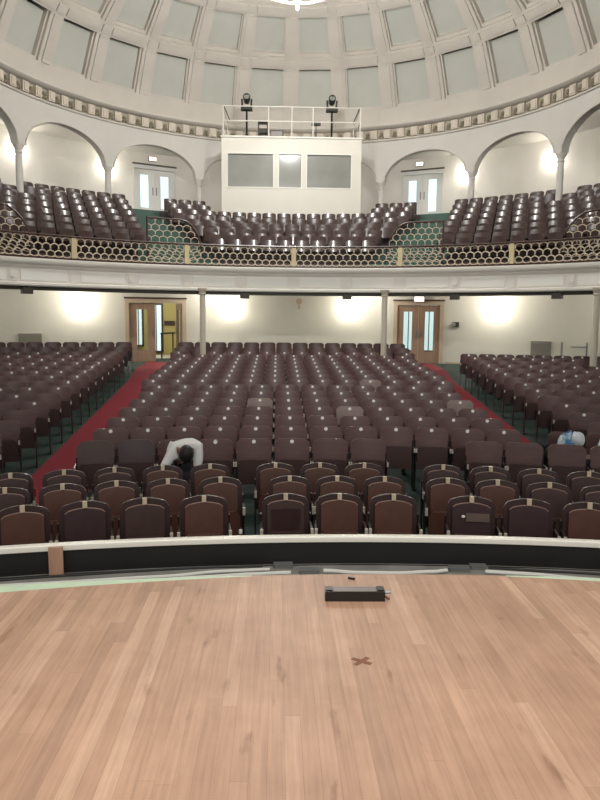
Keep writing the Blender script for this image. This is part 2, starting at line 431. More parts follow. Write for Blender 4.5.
def proto_seat(name, parts):
    t = empty(name); d = {}
    for nm, me, par in parts:
        d.setdefault(nm, []); o = link(nm, me, d[par][-1] if par else t); d[nm].append(o)
    return t
P_seat = lambda back=me_back, disc=True, pan_=me_pan: proto_seat('theater_seat', [('backrest', back, None)] + ([('number_disc', me_tag, 'backrest')] if disc else []) + [
    ('seat_pan', pan_, None), ('side_standard', me_sl, None), ('armrest', me_al, 'side_standard'), ('side_standard', me_sr, None), ('armrest', me_ar, 'side_standard')])
me_back_pale = curved_panel(MB(), .455, Z0, Z1, .016, SAG, TILT, Y0, .045).mesh('backrest', M['pale_seat'], True)
protos = {'disc': P_seat(), 'pale': P_seat(me_back_pale), 'plain': P_seat(disc=False), 'grey': P_seat(me_back_grey, False), 'red': P_seat(me_back_red, False), 'down': P_seat(disc=True, pan_=me_pan_down)}
used = {k: False for k in protos}
def place(kind, loc, rz, label, group):
    if used[kind]: o = clone(protos[kind])
    else: o = protos[kind]; used[kind] = True
    o.location = loc; o.rotation_euler.z = rz
    return tag(o, label, 'seat', group)

def in_view(p):   # keep to what stands in or just beside the frame
    q = CAMINV @ p
    return q.z < 0 and abs(q.x / -q.z) * 670 < 322

# camera first (needed by in_view)
cam_d = bpy.data.cameras.new('camera'); cam = bpy.data.objects.new('camera', cam_d); COL.objects.link(cam); S.camera = cam
th, yaw, ro = math.atan(670 / 5500), rad(1.95), rad(.5)
fw = Vector((sin(yaw) * cos(th), cos(yaw) * cos(th), -sin(th))); rt0 = Vector((cos(yaw), -sin(yaw), 0)); up0 = rt0.cross(fw)
rt = rt0 * cos(ro) + up0 * sin(ro); up = rt.cross(fw)
cam.matrix_world = Matrix(((rt.x, up.x, -fw.x, -.455), (rt.y, up.y, -fw.y, 0), (rt.z, up.z, -fw.z, 1.5), (0, 0, 0, 1)))
CAMINV = cam.matrix_world.inverted()
cam_d.sensor_fit = 'VERTICAL'; cam_d.sensor_height = 24; cam_d.lens = 24 * 670 / 800; cam_d.clip_end = 200

PITCH = .507
cand = []      # (depth, x, loc, rz, kind, label, group)
NROW = 17
def rown(i): return ORD[i + 1]
for i in range(NROW):
    d = 8.75 + .77 * i if i < 15 else 20.3 + .77 * (i - 15)
    R = d + 5; z = floor_z(R)
    W = 3.07 + .05 * (d - 9.5)
    n = 12 if i < 4 else int(2 * W / PITCH)
    off = 0
    for k in range(n):
        x = (k - (n - 1) / 2) * PITCH
        if i == 0 and k in (8, 9): continue
        a = x / R
        p = pol(-5, R, a, z)
        kind = 'disc'
        if i == 0: kind = {0: 'grey', 1: 'red', 2: 'down'}.get(k, 'disc' if k < 6 else 'plain')
        if i >= 15: kind = 'plain'
        if (i, k) in ((4, 4), (3, 7), (4, 11), (7, 9)): kind = 'pale'
        side = 'left' if k < n / 2 else 'right'
        q = k + 1 if k < n / 2 else n - k
        rest = 'centre block, %s row behind padded seats' % rown(i)
        look = {'disc': 'brown plywood seat', 'plain': 'dark plywood seat', 'grey': 'dusty grey seat', 'red': 'dark maroon seat', 'pale': 'faded pale seat', 'down': 'occupied brown seat'}[kind]
        lb = '%s, %s from %s aisle, %s' % (look, ORD[q], side, rest)
        cand.append((p.y, p, -a, kind, lb, 'seats of the centre block'))
    if i == 0:
        for q_, x in ((1, 3.32), (2, 3.83)):
            a = x / R; p = pol(-5, R, a, z)
            cand.append((p.y, p, -a, 'plain', 'dark plywood seat across the right red aisle, %s seat beyond it, first plywood row' % ORD[q_], 'seats of the right block'))
    # side blocks
    xin = 4.16 + .066 * (d - 10.3)
    a_in = math.asin(min(1, xin / R)) + .26 / R
    for s in (-1, 1):
        if s > 0 and i == 1: xin = 3.32; a_in = math.asin(xin / R) + .26 / R
        if i < 1: continue
        if s > 0 and i >= 15: continue
        for k in range(12):
            a = s * (a_in + k * PITCH / R)
            p = pol(-5, R, a, z)
            if not in_view(p + Vector((0, 0, .6))): continue
            if s > 0 and (p - Vector((7.46, 16.55, p.z))).length < .44: continue
            kind = 'down' if (s > 0 and i == 1 and k < 2) else 'plain' if (i >= 15 or random.random() < .25) else 'disc'
            lb = 'brown plywood seat, %s from the %s red aisle, %s side block, %s row' % (ORD[k + 1], 'left' if s < 0 else 'right', 'left' if s < 0 else 'right', rown(i))
            cand.append((p.y, p, -a, kind, lb, 'seats of the %s block' % ('left' if s < 0 else 'right')))
cand = [c for c in cand if not any((c[1].xy - Vector(q)).length < .36 for q in ((-2.57, 19.1), (2.57, 19.1)))]
cand.sort(key=lambda c: (c[1] - cam.location).length)
print('ORCHESTRA SEATS', len(cand))
LIMIT = 300
for c in cand[:LIMIT]: place(c[3], c[1], c[2], c[4], c[5])
if cand[LIMIT:]:
    mb = MB()
    def inst(me, M4, mi):
        mb.add([M4 @ v.co for v in me.vertices], [tuple(p.vertices) for p in me.polygons], mi)
    for c in cand[LIMIT:]:
        M4 = Matrix.Translation(c[1]) @ Matrix.Rotation(c[2], 4, 'Z')
        inst(me_back, M4, 0); inst(me_pan, M4, 1); inst(me_sl, M4, 2); inst(me_sr, M4, 2)
        if c[3] == 'disc': inst(me_tag, M4, 3)
    o = mb.obj('rear_theater_seats', [M['seat'], M['seat_dark'], M['iron'], M['tag']])
    tag(o, 'dark plywood seats in the farthest rows below the balcony', 'seats', None, 'stuff')

# --- padded seats of the three front rows
def padded(leather, name_plate=True, patch=0):
    t = empty('padded_theater_seat')
    fb = curved_panel(MB(), .447, .36, .832, .035, .012, .13, .0, .035, n=14, arch=.05)
    frame = link('back_frame', fb.mesh('back_frame', M['frame'], True), t)
    cb_ = curved_panel(MB(), .352, .40, .795, .03, .008, .13, -.022, .012, n=14, arch=.03)
    cush = link('back_cushion', cb_.mesh('back_cushion', leather, True), t)
    pp = []
    for i in range(13):
        u = -1 + i / 6; z = .795 + .03 * (1 - u * u) - (.012 if abs(u) == 1 else 0); pp.append((u * .172, -.022 + (z - .40) * .13 + .008 * (1 - u * u) + .006, z + .002))
    link('piping', MB().tube(pp, .007, 6).mesh('piping', M['piping'], True), cush)
    if patch:
        pm = MB()
        if patch == 1: pm.box(-.05, .165, -.003, .002, .66, .74)
        else: pm.box(-.135, .135, -.002, .0005, .50, .755)
        po = link('patch', pm.mesh('patch', M['torn'] if patch == 1 else M['leather_c']), cush)
        po.location.y = -.022 + .3 * .13 - .012
        po['label'] = 'grey repair patch' if patch == 1 else 'dark worn patch'
        po.rotation_euler.x = 0
        if patch == 1:
            w = link('bare_spot', MB().ball((-.075, .0, .705), .018, 8, 6, sc=(1, .3, .8)).mesh('bare_spot', M['tag']), cush); w.location.y = po.location.y
    zt = .848
    link('name_plate', MB().box(-.02, .02, .022, .05, zt - .012, zt + .045).mesh('name_plate', M['brass']), t)
    sc_ = curved_panel(MB(), .40, .28, .56, .07, .0, .03, -.13, .05, n=8)
    link('seat_cushion', sc_.mesh('seat_cushion', leather, True), t)
    for s in (-1, 1):
        st = link('side_standard', standard_mesh('side_standard', s * .235, [M['iron']], .60), t)
        link('armrest', arm_mesh('armrest', s * .231, .60, [M['arm'], M['pale_tip']], 1, .0135), st)
    return t
pk = {'a': padded(M['leather']), 'b': padded(M['leather_b']), 'c': padded(M['leather_c']), 'torn': padded(M['leather_c'], patch=1), 'worn': padded(M['leather_b'], patch=2)}
pused = {k: False for k in pk}
front = [
 (6.15, 9.0, [-2.67, -2.17, -1.66, -1.13, -.37, .14, .65, 1.37, 1.88, 2.39], ['a', 'c', 'b', 'a', 'worn', 'a', 'a', 'torn', 'c', 'a']),
 (6.87, 9.7, [-3.07, -2.57, -2.07, -1.57, -1.04, -.32, .18, .68, 1.33, 1.83, 2.33, 2.83], ['b', 'a', 'a', 'a', 'a', 'a', 'a', 'a', 'a', 'a', 'b', 'b']),
 (7.52, 10.35, [-3.26, -2.75, -2.24, -1.73, -1.21, -.47, .04, .55, 1.44, 1.96, 2.47, 2.97], ['b', 'b', 'b', 'a', 'a', 'a', 'a', 'a', 'b', 'b', 'b', 'b']),
]
gapname = [(0, 'left bank'), (1, 'middle bank'), (2, 'right bank')]
for r, (d, R, xl, kl) in enumerate(front):
    gl = [0]
    for i in range(1, len(xl)): gl.append(gl[-1] + (1 if xl[i] - xl[i - 1] > .6 else 0))
    for i, x in enumerate(xl):
        a = math.asin(x / R); p = pol(d - R, R, a, -1.04)
        k = kl[i]
        o = clone(pk[k]) if pused[k] else pk[k]; pused[k] = True
        o.location = p; o.rotation_euler.z = -a
        members = [j for j in range(len(xl)) if gl[j] == gl[i]]; q = members.index(i) + 1; n = len(members)
        pos = 'leftmost' if q == 1 else 'rightmost' if q == n else '%s from left' % ORD[q]
        look = {'a': 'brown padded seat', 'b': 'dull brown padded seat', 'c': 'dark maroon padded seat', 'torn': 'padded seat with grey patch', 'worn': 'padded seat with dark worn panel'}[k]
        tag(o, '%s, %s in %s bank of %s row from stage' % (look, pos, ['left', 'middle', 'right'][gl[i]], ORD[r + 1]), 'seat', 'padded seats in the front rows')

# ------------------------------------------------------------------ stage house round the camera: unseen, added to block ambient light
struct(MB().box(-14, 14, -7, 8.6, 9.6, 9.8).obj('ceiling_stage', M['frame']), 'unseen dark ceiling added over the stage to shade the front rows')
for s_, nm in ((-1, 'left'), (1, 'right')):
    struct(MB().box(min(s_ * 13.6, s_ * 13.9), max(s_ * 13.6, s_ * 13.9), -7, 14, -1.1, 9.6).obj('wall_' + nm, M['olive']))
# ------------------------------------------------------------------ carpets
for s, nm in ((-1, 'left'), (1, 'right')):
    L_, R_ = [], []
    ys = [8.6 + .5 * i for i in range(23)] + [19.8, 20.4, 21.0, 21.5, 22.6, 23.5]
    for y in ys:
        if s > 0 and y < 10.2: continue
        rh_ = y + .25; xo = s * (4.16 + .066 * (rh_ - 10.3) - .04); xi = s * (3.16 + .075 * (y - 10.3))
        L_.append((xo, y, floor_z(math.hypot(xo, y + 5)) + .012)); R_.append((xi, y, floor_z(math.hypot(xi, y + 5)) + .012))
    o = MB().grid([L_, R_]).obj('aisle_carpet', M['carpet'])
    tag(o, 'red carpet runner up the sloping %s aisle to the rear doors' % nm, 'carpet', 'aisle carpets')

# ------------------------------------------------------------------ ground-floor back wall with doors
WC, WR = 4.5, 20.0
def arcwall(mb, c, R, segs, n_per_deg=1.0, mi=0, thick=.15):
    """segs: (a0, a1, z0, z1) in degrees"""
    for a0_, a1_, z0, z1 in segs:
        n = max(1, int((a1_ - a0_) * n_per_deg))
        mb.sweep([(0, z0), (thick, z0), (thick, z1), (0, z1)], c, R, rad(a0_), rad(a1_), n, mi)
mb = MB()
DL, DR = (-16.45, -11.0), (11.0, 15.45)
ZB, ZT, ZD = -.6, 3.2, 2.06
arcwall(mb, WC, WR, [(-62, DL[0], ZB, ZT), (DL[0], DL[1], ZD, ZT), (DL[1], DR[0], ZB, ZT), (DR[0], DR[1], ZD, ZT), (DR[1], 62, ZB, ZT)])
struct(mb.obj('wall_back', M['olive']), 'olive cream curved back wall under the balcony')
mb = MB(); arcwall(mb, WC, WR - .03, [(-62, DL[0] - .6, -.35, .0), (DL[1] + .6, DR[0] - .6, -.35, .02), (DR[1] + .6, 62, -.35, .0)], thick=.03)
struct(mb.obj('baseboard_back', M['door_trim']))

def frame_at(c, R, adeg, z):   # local frame on a curved wall: x along wall to the right, y outward, z up
    a = rad(adeg); return pol(c, R, a, z), -a

def door_leaf(par, x0, x1, h, hinge=None, ang=0., wood=None, pane=None, glass=(.3, .34), y=.05):
    w = x1 - x0; e = empty('leaf_pivot', (0, 0, 0))
    bpy.data.objects.remove(e)
    mb = MB(); g0, g1 = w * .30, w * .70; zb, zt_ = .42, h - .22
    mb.box(0, g0, -.022, .022, 0, h); mb.box(g1, w, -.022, .022, 0, h); mb.box(g0, g1, -.022, .022, 0, zb); mb.box(g0, g1, -.022, .022, zt_, h)
    o = mb.obj('door_leaf', wood, par)
    MB().box(g0, g1, -.006, .006, zb, zt_).obj('glass_pane', pane, o)
    mb = MB(); hx = w - .07 if hinge == 'l' else .07
    mb.bar((hx, -.05, .95), (hx, -.05, 1.2), .011, 8); mb.box(hx - .025, hx + .025, -.03, -.022, .92, 1.23)
    mb.obj('door_handle', M['steel'], o)
    if hinge == 'l': o.location = (x0, y, 0); o.rotation_euler.z = rad(ang)
    else:
        o.location = (x0, y, 0)
        if ang:
            o.rotation_euler.z = rad(ang); o.location = (x1 - w * cos(rad(ang)), y - w * sin(rad(ang)), 0)
    return o

def door_set(idx, c, R, adeg, w, z, h, wood, pane, trim, lintel, ajar=False, tw=.13):
    p, rz = frame_at(c, R, adeg, z); t = empty('door_%d' % idx, p, rz); t['kind'] = 'structure'
    mb = MB()
    mb.box(-w / 2 - tw, -w / 2, -.06, .14, -.05, h); mb.box(w / 2, w / 2 + tw, -.06, .14, -.05, h); mb.box(-w / 2 - tw, w / 2 + tw, -.06, .14, h, h + .14)
    mb.obj('door_frame', trim, t)
    MB().box(-w / 2 - tw - .03, w / 2 + tw + .03, -.09, .0, h + .1405, h + .20).obj('lintel', lintel, t)
    if ajar:
        door_leaf(t, -w / 2, -.02, h - .005, 'l', 0, wood, pane)
        door_leaf(t, .0, w / 2, h - .005, 'r', -83, wood, pane)
    else:
        door_leaf(t, -w / 2, -.006, h - .005, 'l', 0, wood, pane); door_leaf(t, .006, w / 2, h - .005, 'r', 0, wood, pane)
    return t
d1 = door_set(1, WC, WR, -13.72, 1.84, -.07, 2.06, M['door_wood'], M['clear'], M['door_trim'], M['dark_wood'], True)
d2 = door_set(2, WC, WR, 13.22, 1.5, -.06, 2.06, M['door_wood'], M['clear'], M['door_trim'], M['dark_wood'])

# lobby behind
lobz = -.06
struct(MB().sweep([(.16, lobz), (4.6, lobz)], WC, WR, rad(-30), rad(30), 30, closed=False).obj('floor_lobby', M['olive']))
struct(MB().sweep([(4.6, lobz), (4.6, 2.9)], WC, WR, rad(-30), rad(30), 30, closed=False).obj('wall_lobby', M['yellow']), 'yellow lobby wall seen through the doors')
struct(MB().sweep([(.16, 2.9), (4.6, 2.9)], WC, WR, rad(-30), rad(30), 30, closed=False).obj('ceiling_lobby', M['olive']))
for k, (a, w, z0, z1) in enumerate([(-13.05, .42, .1, 2.0), (-14.75, .28, .35, 2.1), (12.0, .5, .2, 2.2), (14.0, .7, .2, 2.2)]):
    p, rz = frame_at(WC, WR + 4.5, a, 0); t = empty('window_%d' % (k + 1), p, rz); t['kind'] = 'structure'
    MB().box(-w / 2, w / 2, -.02, .02, z0, z1).obj('pane', M['daylight'], t)
    mb = MB(); mb.box(-w / 2 - .08, -w / 2, -.05, .05, z0 - .08, z1 + .08); mb.box(w / 2, w / 2 + .08, -.05, .05, z0 - .08, z1 + .08); mb.box(-w / 2, w / 2, -.05, .05, z0 - .08, z0); mb.box(-w / 2, w / 2, -.05, .05, z1, z1 + .08); mb.box(-.02, .02, -.04, .04, z0, z1)
    mb.obj('window_frame', M['dark_wood'], t)
# dark handrail in the lobby
p, rz = frame_at(WC, WR + 1.5, -12.15, lobz); t = empty('lobby_handrail', p, rz)
tag(t, 'dark metal handrail in the lobby behind the open left door', 'handrail')
MB().bar((-.3, 0, 0), (-.3, 0, .95), .025, 8).obj('post', M['iron'], t); MB().bar((.12, 0, 0), (.12, 0, .95), .025, 8).obj('post', M['iron'], t)
MB().bar((-.34, 0, .95), (.2, 0, .98), .03, 8).obj('top_rail', M['iron'], t)
p, rz = frame_at(WC, WR + 4.55, -11.75, 1.25)
ob = MB().box(-.22, .22, -.02, .02, -.1, .1).obj('notice_plaque', M['dark_wood'], loc=p, rz=rz); tag(ob, 'small dark plaque on the yellow lobby wall beyond open left door', 'plaque')

# ------------------------------------------------------------------ wall fittings
def exit_sign(p, rz, label, w=.34):
    t = empty('exit_sign', p, rz); tag(t, label, 'exit sign', 'exit signs')
    h = w * .5
    MB().box(-w / 2 - .02, w / 2 + .02, -.06, .0, -h / 2 - .02, h / 2 + .02).obj('housing', M['dark_wood'], t)
    f = MB().box(-w / 2, w / 2, -.066, -.0605, -h / 2, h / 2).obj('lit_face', M['exit_white'], t)
    mb = MB(); lh, lw, st = h * .62, w * .15, w * .035; y0, y1 = -.071, -.0665
    x = -w * .36
    mb.box(x, x + st, y0, y1, -lh / 2, lh / 2)
    for zz in (-lh / 2, -st / 2, lh / 2 - st): mb.box(x + st, x + lw, y0, y1, zz, zz + st)
    x = -w * .155
    for s in (-1, 1): mb.box(-st / 2, st / 2, y0, y1, -lh / 2 * 1.08, lh / 2 * 1.08, 0, Matrix.Translation((x + lw / 2, 0, 0)) @ Matrix.Rotation(s * math.atan2(lw - st, lh), 4, 'Y'))
    x = w * .07; mb.box(x, x + st, y0, y1, -lh / 2, lh / 2)
    x = w * .17; mb.box(x, x + lw * 1.1, y0, y1, lh / 2 - st, lh / 2); mb.box(x + lw * .55 - st / 2, x + lw * .55 + st / 2, y0, y1, -lh / 2, lh / 2 - st)
    mb.obj('letters', M['exit_red'], f)
    return t
p, rz = frame_at(WC, WR - .10, 13.25, 2.215); exit_sign(p, rz, 'lit exit sign over the closed brown doors on the ground floor')

def point(name, loc, power, color=(1, .93, .82), r=.08):
    l = bpy.data.lights.new(name, 'POINT'); l.energy = power; l.color = color; l.shadow_soft_size = r
    o = bpy.data.objects.new(name, l); COL.objects.link(o); o.location = loc; return o

def sconce(c, R, adeg, z, label, power, group, big=1.):
    p, rz = frame_at(c, R, adeg, z); t = empty('wall_sconce', p, rz); tag(t, label, 'wall lamp', group)
    mb = MB(); mb.bar((0, -.03, -.02), (0, 0, -.02), .07 * big, 14); mb.bar((0, -.11, -.05), (0, -.02, -.02), .014, 8); mb.obj('wall_bracket', M['brass'], t)
    MB().lathe([(.03, -.07), (.075 * big, -.045), (.10 * big, .0), (.105 * big, .06), (.09 * big, .07), (.0, .04)], 18, (0, -.14, 0)).obj('glass_shade', M['bulb'], t, True)
    q = pol(c, R - .16, rad(adeg), z + .16)
    return t
for a, lb in ((-20.9, 'lit wall lamp left of the open left doors below balcony'), (-6.0, 'lit wall lamp between the pillars below balcony, left one'), (6.0, 'lit wall lamp between the pillars below balcony, right one'), (20.9, 'lit wall lamp right of closed brown doors below balcony')):
    sconce(WC, WR, a, 1.86, lb, 85, 'wall lamps under the balcony', .9)

def grille(adeg, z, w, h, lb, m='grille'):
    p, rz = frame_at(WC, WR - .005, adeg, z); t = empty('vent_grille', p, rz); tag(t, lb, 'vent', 'vents on the rear wall')
    mb = MB(); mb.box(-w / 2, w / 2, -.05, 0, -h / 2, -h / 2 + .04); mb.box(-w / 2, w / 2, -.05, 0, h / 2 - .04, h / 2); mb.box(-w / 2, -w / 2 + .04, -.05, 0, -h / 2 + .04, h / 2 - .04); mb.box(w / 2 - .04, w / 2, -.05, 0, -h / 2 + .04, h / 2 - .04)
    mb.obj('grille_frame', M[m], t)
    mb = MB()
    k = int((h - .08) / .035)
    for i in range(k):
        zz = -h / 2 + .045 + i * .035; mb.box(-w / 2 + .04, w / 2 - .04, -.04, -.01, zz, zz + .024)
    mb.obj('slats', M[m], t)
grille(-25.6, .62, .72, .62, 'grey vent grille low on the wall behind left seat block')
grille(25.2, .55, .66, .5, 'brownish vent grille low on the wall behind right seat block')
# small things on the wall
p, rz = frame_at(WC, WR, 17.0, 1.33); t = empty('wall_box', p, rz); tag(t, 'small dark box on wall right of closed brown doors', 'wall box')
MB().box(-.10, .10, -.09, 0, -.09, .09).obj('housing', M['speaker'], t); MB().box(-.12, -.02, -.1, -.0905, -.05, .06).obj('cover', M['grille'], t)
p, rz = frame_at(WC, WR, .9, 2.06); t = empty('wall_fitting', p, rz); tag(t, 'small pale fitting on wall between the two middle wall lamps', 'wall fitting')
mb = MB(); mb.lathe([(.0, -.01), (.11, -.01), (.115, 0), (.11, .01), (0, .012)], 18); o = mb.obj('round_head', M['door_trim'], t, True); o.rotation_euler.x = rad(80); o.location = (0, -.12, .05)
MB().bar((0, -.1, -.05), (0, 0, -.16), .02, 8).obj('bracket', M['door_trim'], t); MB().box(-.05, .05, -.03, 0, -.22, -.12).obj('mount', M['door_trim'], t)
# metal trolley at the right wall
p, rz = frame_at(WC, WR - .45, 28.3, 0); p.z = floor_z(math.hypot(p.x, p.y + 5)) + .002
t = empty('hand_trolley', p, rz); tag(t, 'pale metal trolley parked by the wall behind right seat block', 'trolley')
mb = MB()
for x in (-.38, .38):
    mb.bar((x, -.2, .1), (x, -.2, .86), .016, 8); mb.bar((x, .2, .1), (x, .2, .86), .016, 8); mb.bar((x, -.2, .86), (x, .2, .86), .016, 8)
mb.obj('side_rails', M['steel'], t)
MB().box(-.37, .37, -.19, .19, .28, .31).obj('shelf', M['steel'], t); MB().box(-.1, .37, -.19, .19, .7, .73).obj('shelf', M['steel'], t)
for x in (-.36, .36):
    for y in (-.18, .18): MB().bar((x - .015, y, .05), (x + .015, y, .05), .05, 12).obj('caster', M['iron'], t)

# ------------------------------------------------------------------ pillars under the balcony
def pillar(x, y, z0, z1, r, lb, ribbed=False):
    t = empty('pillar', (x, y, z0)); t['kind'] = 'structure'; t['label'] = lb
    h = z1 - z0
    MB().lathe([(r * 1.5, 0), (r * 1.5, .1), (r * 1.15, .16), (r, .22)], 20).obj('pillar_base', M['pillar'], t, True)
    MB().lathe([(r, .22), (r * .95, h - .2)], 20).obj('pillar_shaft', M['pillar'], t, True)
    MB().lathe([(r * .95, h - .2), (r * 1.2, h - .17), (r * 1.05, h - .13), (r * 1.5, h - .05), (r * 1.5, h)], 20).obj('capital', M['pillar'], t, True)
BC, BR = 9.5, 10.3
for x, y, lb in ((-2.57, 19.1, 'slim cream pillar left of the middle seats below balcony'), (2.57, 19.1, 'slim cream pillar right of the middle seats below balcony'), (7.46, 16.55, 'slim cream pillar standing among right block seats')):
    pillar(x, y, floor_z(math.hypot(x, y + 5)), 2.32, .085, lb)

# ------------------------------------------------------------------ balcony
BA = rad(78)
# fascia
mb = MB()
prof = [(0.12, 2.25), (.0, 2.25), (-.03, 2.28), (-.03, 2.33), (.03, 2.36), (.03, 2.70), (-.02, 2.73), (-.04, 2.78), (-.10, 2.80), (-.14, 2.86), (-.14, 2.93), (-.08, 2.95), (.12, 2.95)]
mb.sweep(prof, BC, BR, -BA, BA, 90)
fz = struct(mb.obj('trim_3', M['fascia'], None, True), 'cream moulded balcony front')
mb = MB(); mr = MB()
npan = 16
for i in range(-npan, npan):
    a_0 = rad(8.55 * i + 1.0); a_1 = rad(8.55 * (i + 1) - 1.0)
    if abs(a_0) > BA or abs(a_1) > BA: continue
    mb.sweep([(.005, 2.40), (.03, 2.39), (.03, 2.67), (.005, 2.66)], BC, BR, a_0, a_1, 6)
    ac = rad(8.55 * i)
    mr.sweep([(.0, 2.37), (.03, 2.37), (.03, 2.69), (.0, 2.69)], BC, BR, ac - rad(.55), ac + rad(.55), 2)
    q = pol(BC, BR, ac, 2.53); dv = Vector((sin(ac), cos(ac), 0))
    if i % 2: mr.bar(q - dv * .03, q + dv * .02, .085, 14)
mb.obj('raised_panels', M['fascia_panel'], fz); mr.obj('rosettes', M['fascia'], fz)
struct(MB().sweep([(.10, 2.16), (.24, 2.16), (.24, 2.26), (.10, 2.26)], BC, BR, -BA, BA, 70).obj('trim_4', M['beam']), 'dark beam under the balcony edge')
# soffit from the fascia to the rear wall
rows = [[], []]
for i in range(-80, 81, 4):
    a = rad(i * .95); p = pol(BC, BR + .2, a); rows[0].append((p.x, p.y, 2.27))
    b = rad(i * .75); q = pol(WC, WR + .05, b); rows[1].append((q.x, q.y, 2.72))
struct(MB().grid(rows).obj('ceiling_balcony', M['soffit']), 'cream soffit under the balcony')

# tiers: curve k runs from the rail curve to the ring of the dome
def tier(k): 
    c = 10.2 + (13.6 - 10.2) * k / 6; d = 20.6 + .75 * k; return c, d - c
def tier_pt(k, a, z=0.):
    c, R = tier(k); return pol(c, R, a, z)
def tier_z(k): return 3.1 + .28 * k
rows = []
ks = [(-1.0, 2.93)]
for k in range(0, 9):
    ks += [(k - .55, tier_z(k)), (k + .45, tier_z(k))]
angs = [rad(-96 + 1.5 * i) for i in range(129)]
for k, z in ks: rows.append([tuple(tier_pt(k, a, z)) for a in angs])
rows.append([tuple(pol(17.75, 12.1, a * 1.12, 5.5)) for a in angs])
fb_ = MB(); nA = len(angs)
for j_ in range(len(rows) - 1):
    kk = ks[min(j_, len(ks) - 1)][0]
    for i_ in range(nA - 1):
        am = abs((angs[i_] + angs[i_ + 1]) / 2); c_, R_k = tier(kk)
        lo_a, hi_a = math.asin((2.66 + .33 * kk) / R_k), math.asin((4.15 + .24 * kk) / R_k)
        fb_.add([rows[j_][i_], rows[j_][i_ + 1], rows[j_ + 1][i_ + 1], rows[j_ + 1][i_]], [(0, 1, 2, 3)], 0 if lo_a - .03 < am < hi_a + .03 else 1)
struct(fb_.obj('floor_balcony', [M['balgreen'], M['tier']]), 'stepped balcony floor with green aisles')

# balcony seat
mb = curved_panel(MB(), .462, .42, .86, .016, -.035, .22, .03, .03)
meb = mb.mesh('backrest', M['seat_gloss'], True)
mbp = MB(); curved_panel(mbp, .40, .40, .72, .03, .02, .05, -.07, .05); mep = mbp.mesh('seat_pan', M['seat_gloss'], True)
def std2(x):
    m_ = MB(); m_.box(x - .006, x + .006, -.02, .05, 0, .6); m_.box(x - .007, x + .007, -.1, .08, 0, .03); m_.box(x - .008, x + .008, -.13, .06, .585, .61); return m_.mesh('side_standard', M['iron'])
bproto = proto_seat('balcony_seat', [('backrest', meb, None), ('seat_pan', mep, None), ('side_standard', std2(-.236), None), ('side_standard', std2(.236), None)])
bfirst = [True]; nb = 0
COLS = [rad(22.5 * i) for i in range(-5, 6)]
def place_b(p, rz, lb, grp):
    global nb
    o = bproto if bfirst[0] else clone(bproto); bfirst[0] = False; nb += 1
    o.location = p; o.rotation_euler.z = rz; tag(o, lb, 'seat', grp)
for k in range(7):
    c, R = tier(k); z = tier_z(k) + .001
    Wk = 2.66 + .33 * k
    a_c = math.asin(Wk / R); n = int(2 * a_c * R / PITCH)
    for j in range(n):
        a = (j - (n - 1) / 2) * PITCH / R; p = pol(c, R, a, z)
        if k >= 5 and abs(p.x) < 2.80: continue
        if k == 4 and p.y > 23.72: pass
        if any((p - pol(17.75, 8.95, ca, p.z)).length < .42 for ca in COLS): continue
        side = 'left' if j < n / 2 else 'right'; q = j + 1 if j < n / 2 else n - j
        place_b(p, -a, 'glossy brown seat, %s from the %s aisle, middle balcony section, %s row' % (ORD[q], side, ORD[k + 1]), 'middle balcony seats')
    xin = 4.15 + .24 * k; a_in = math.asin(xin / R) + .26 / R
    for s in (-1, 1):
        for j in range(12):
            a = s * (a_in + j * PITCH / R); p = pol(c, R, a, z)
            if not in_view(p + Vector((0, 0, .8))) or abs(a) > rad(88): continue
            if any((p - pol(17.75, 8.95, ca, p.z)).length < .42 for ca in COLS): continue
            w_ = 'left' if s < 0 else 'right'
            place_b(p, -a, 'glossy brown seat, %s from the aisle, %s balcony section, %s row' % (ORD[j + 1], w_, ORD[k + 1]), '%s balcony seats' % w_)
print('BALCONY SEATS', nb)

# honeycomb railing
rl = empty('lattice_railing', (0, BC + BR, 2.95)); tag(rl, 'long curved honeycomb lattice railing with dark top rail along balcony front', 'railing')
RB = BR - .03
def latt_pts(c, R, a0_, a1_, z0, z1, topz=None, th_=.02):
    """honeycomb of oval holes as thin bars between azimuths a0 and a1"""
    mb = MB(); cw = .214; nrow = max(1, round((z1 - z0) / .17)); rh = (z1 - z0) / nrow
    ncol = max(1, round((a1_ - a0_) * R / cw)); da = (a1_ - a0_) / ncol
    P = lambda a, z: pol(c, R, a, z)
    def ok(a, z): return topz is None or z <= topz(a) + 1e-4
    def bar(a, z, b, zz):
        if ok(a, z) and ok(b, zz): mb.bar(P(a, z), P(b, zz), th_, 4, caps=False)
    for r in range(nrow):
        zb = z0 + r * rh; sh = .5 * (r % 2)
        for q in range(-1, ncol + 1):
            ax = a0_ + (q + sh) * da
            pts = [(ax, zb + .22 * rh), (ax, zb + .72 * rh), (ax + .25 * da, zb + .93 * rh), (ax + .5 * da, zb + 1.05 * rh), (ax + .75 * da, zb + .93 * rh), (ax + da, zb + .72 * rh)]
            for u in range(5):
                (aa, za), (ab, zb2) = pts[u], pts[u + 1]
                if min(aa, ab) < a0_ - 1e-6 or max(aa, ab) > a1_ + 1e-6: continue
                bar(aa, za, ab, min(zb2, z1))
            if r == 0:
                for u, (f0, h0, f1, h1) in enumerate([(0, .22, .5, 0), (.5, 0, 1, .22)]):
                    aa, ab = ax + f0 * da, ax + f1 * da
                    if aa < a0_ - 1e-6 or ab > a1_ + 1e-6: continue
                    bar(aa, zb + h0 * rh, ab, zb + h1 * rh)
    return mb
zr0, zr1 = 3.0, 3.52
sub(rl, MB().sweep([(-.04, zr1), (.04, zr1), (.05, zr1 + .025), (.03, zr1 + .055), (-.03, zr1 + .055), (-.05, zr1 + .025)], BC, RB, -BA, BA, 90).obj('top_rail', M['rail_wood'], None, True))
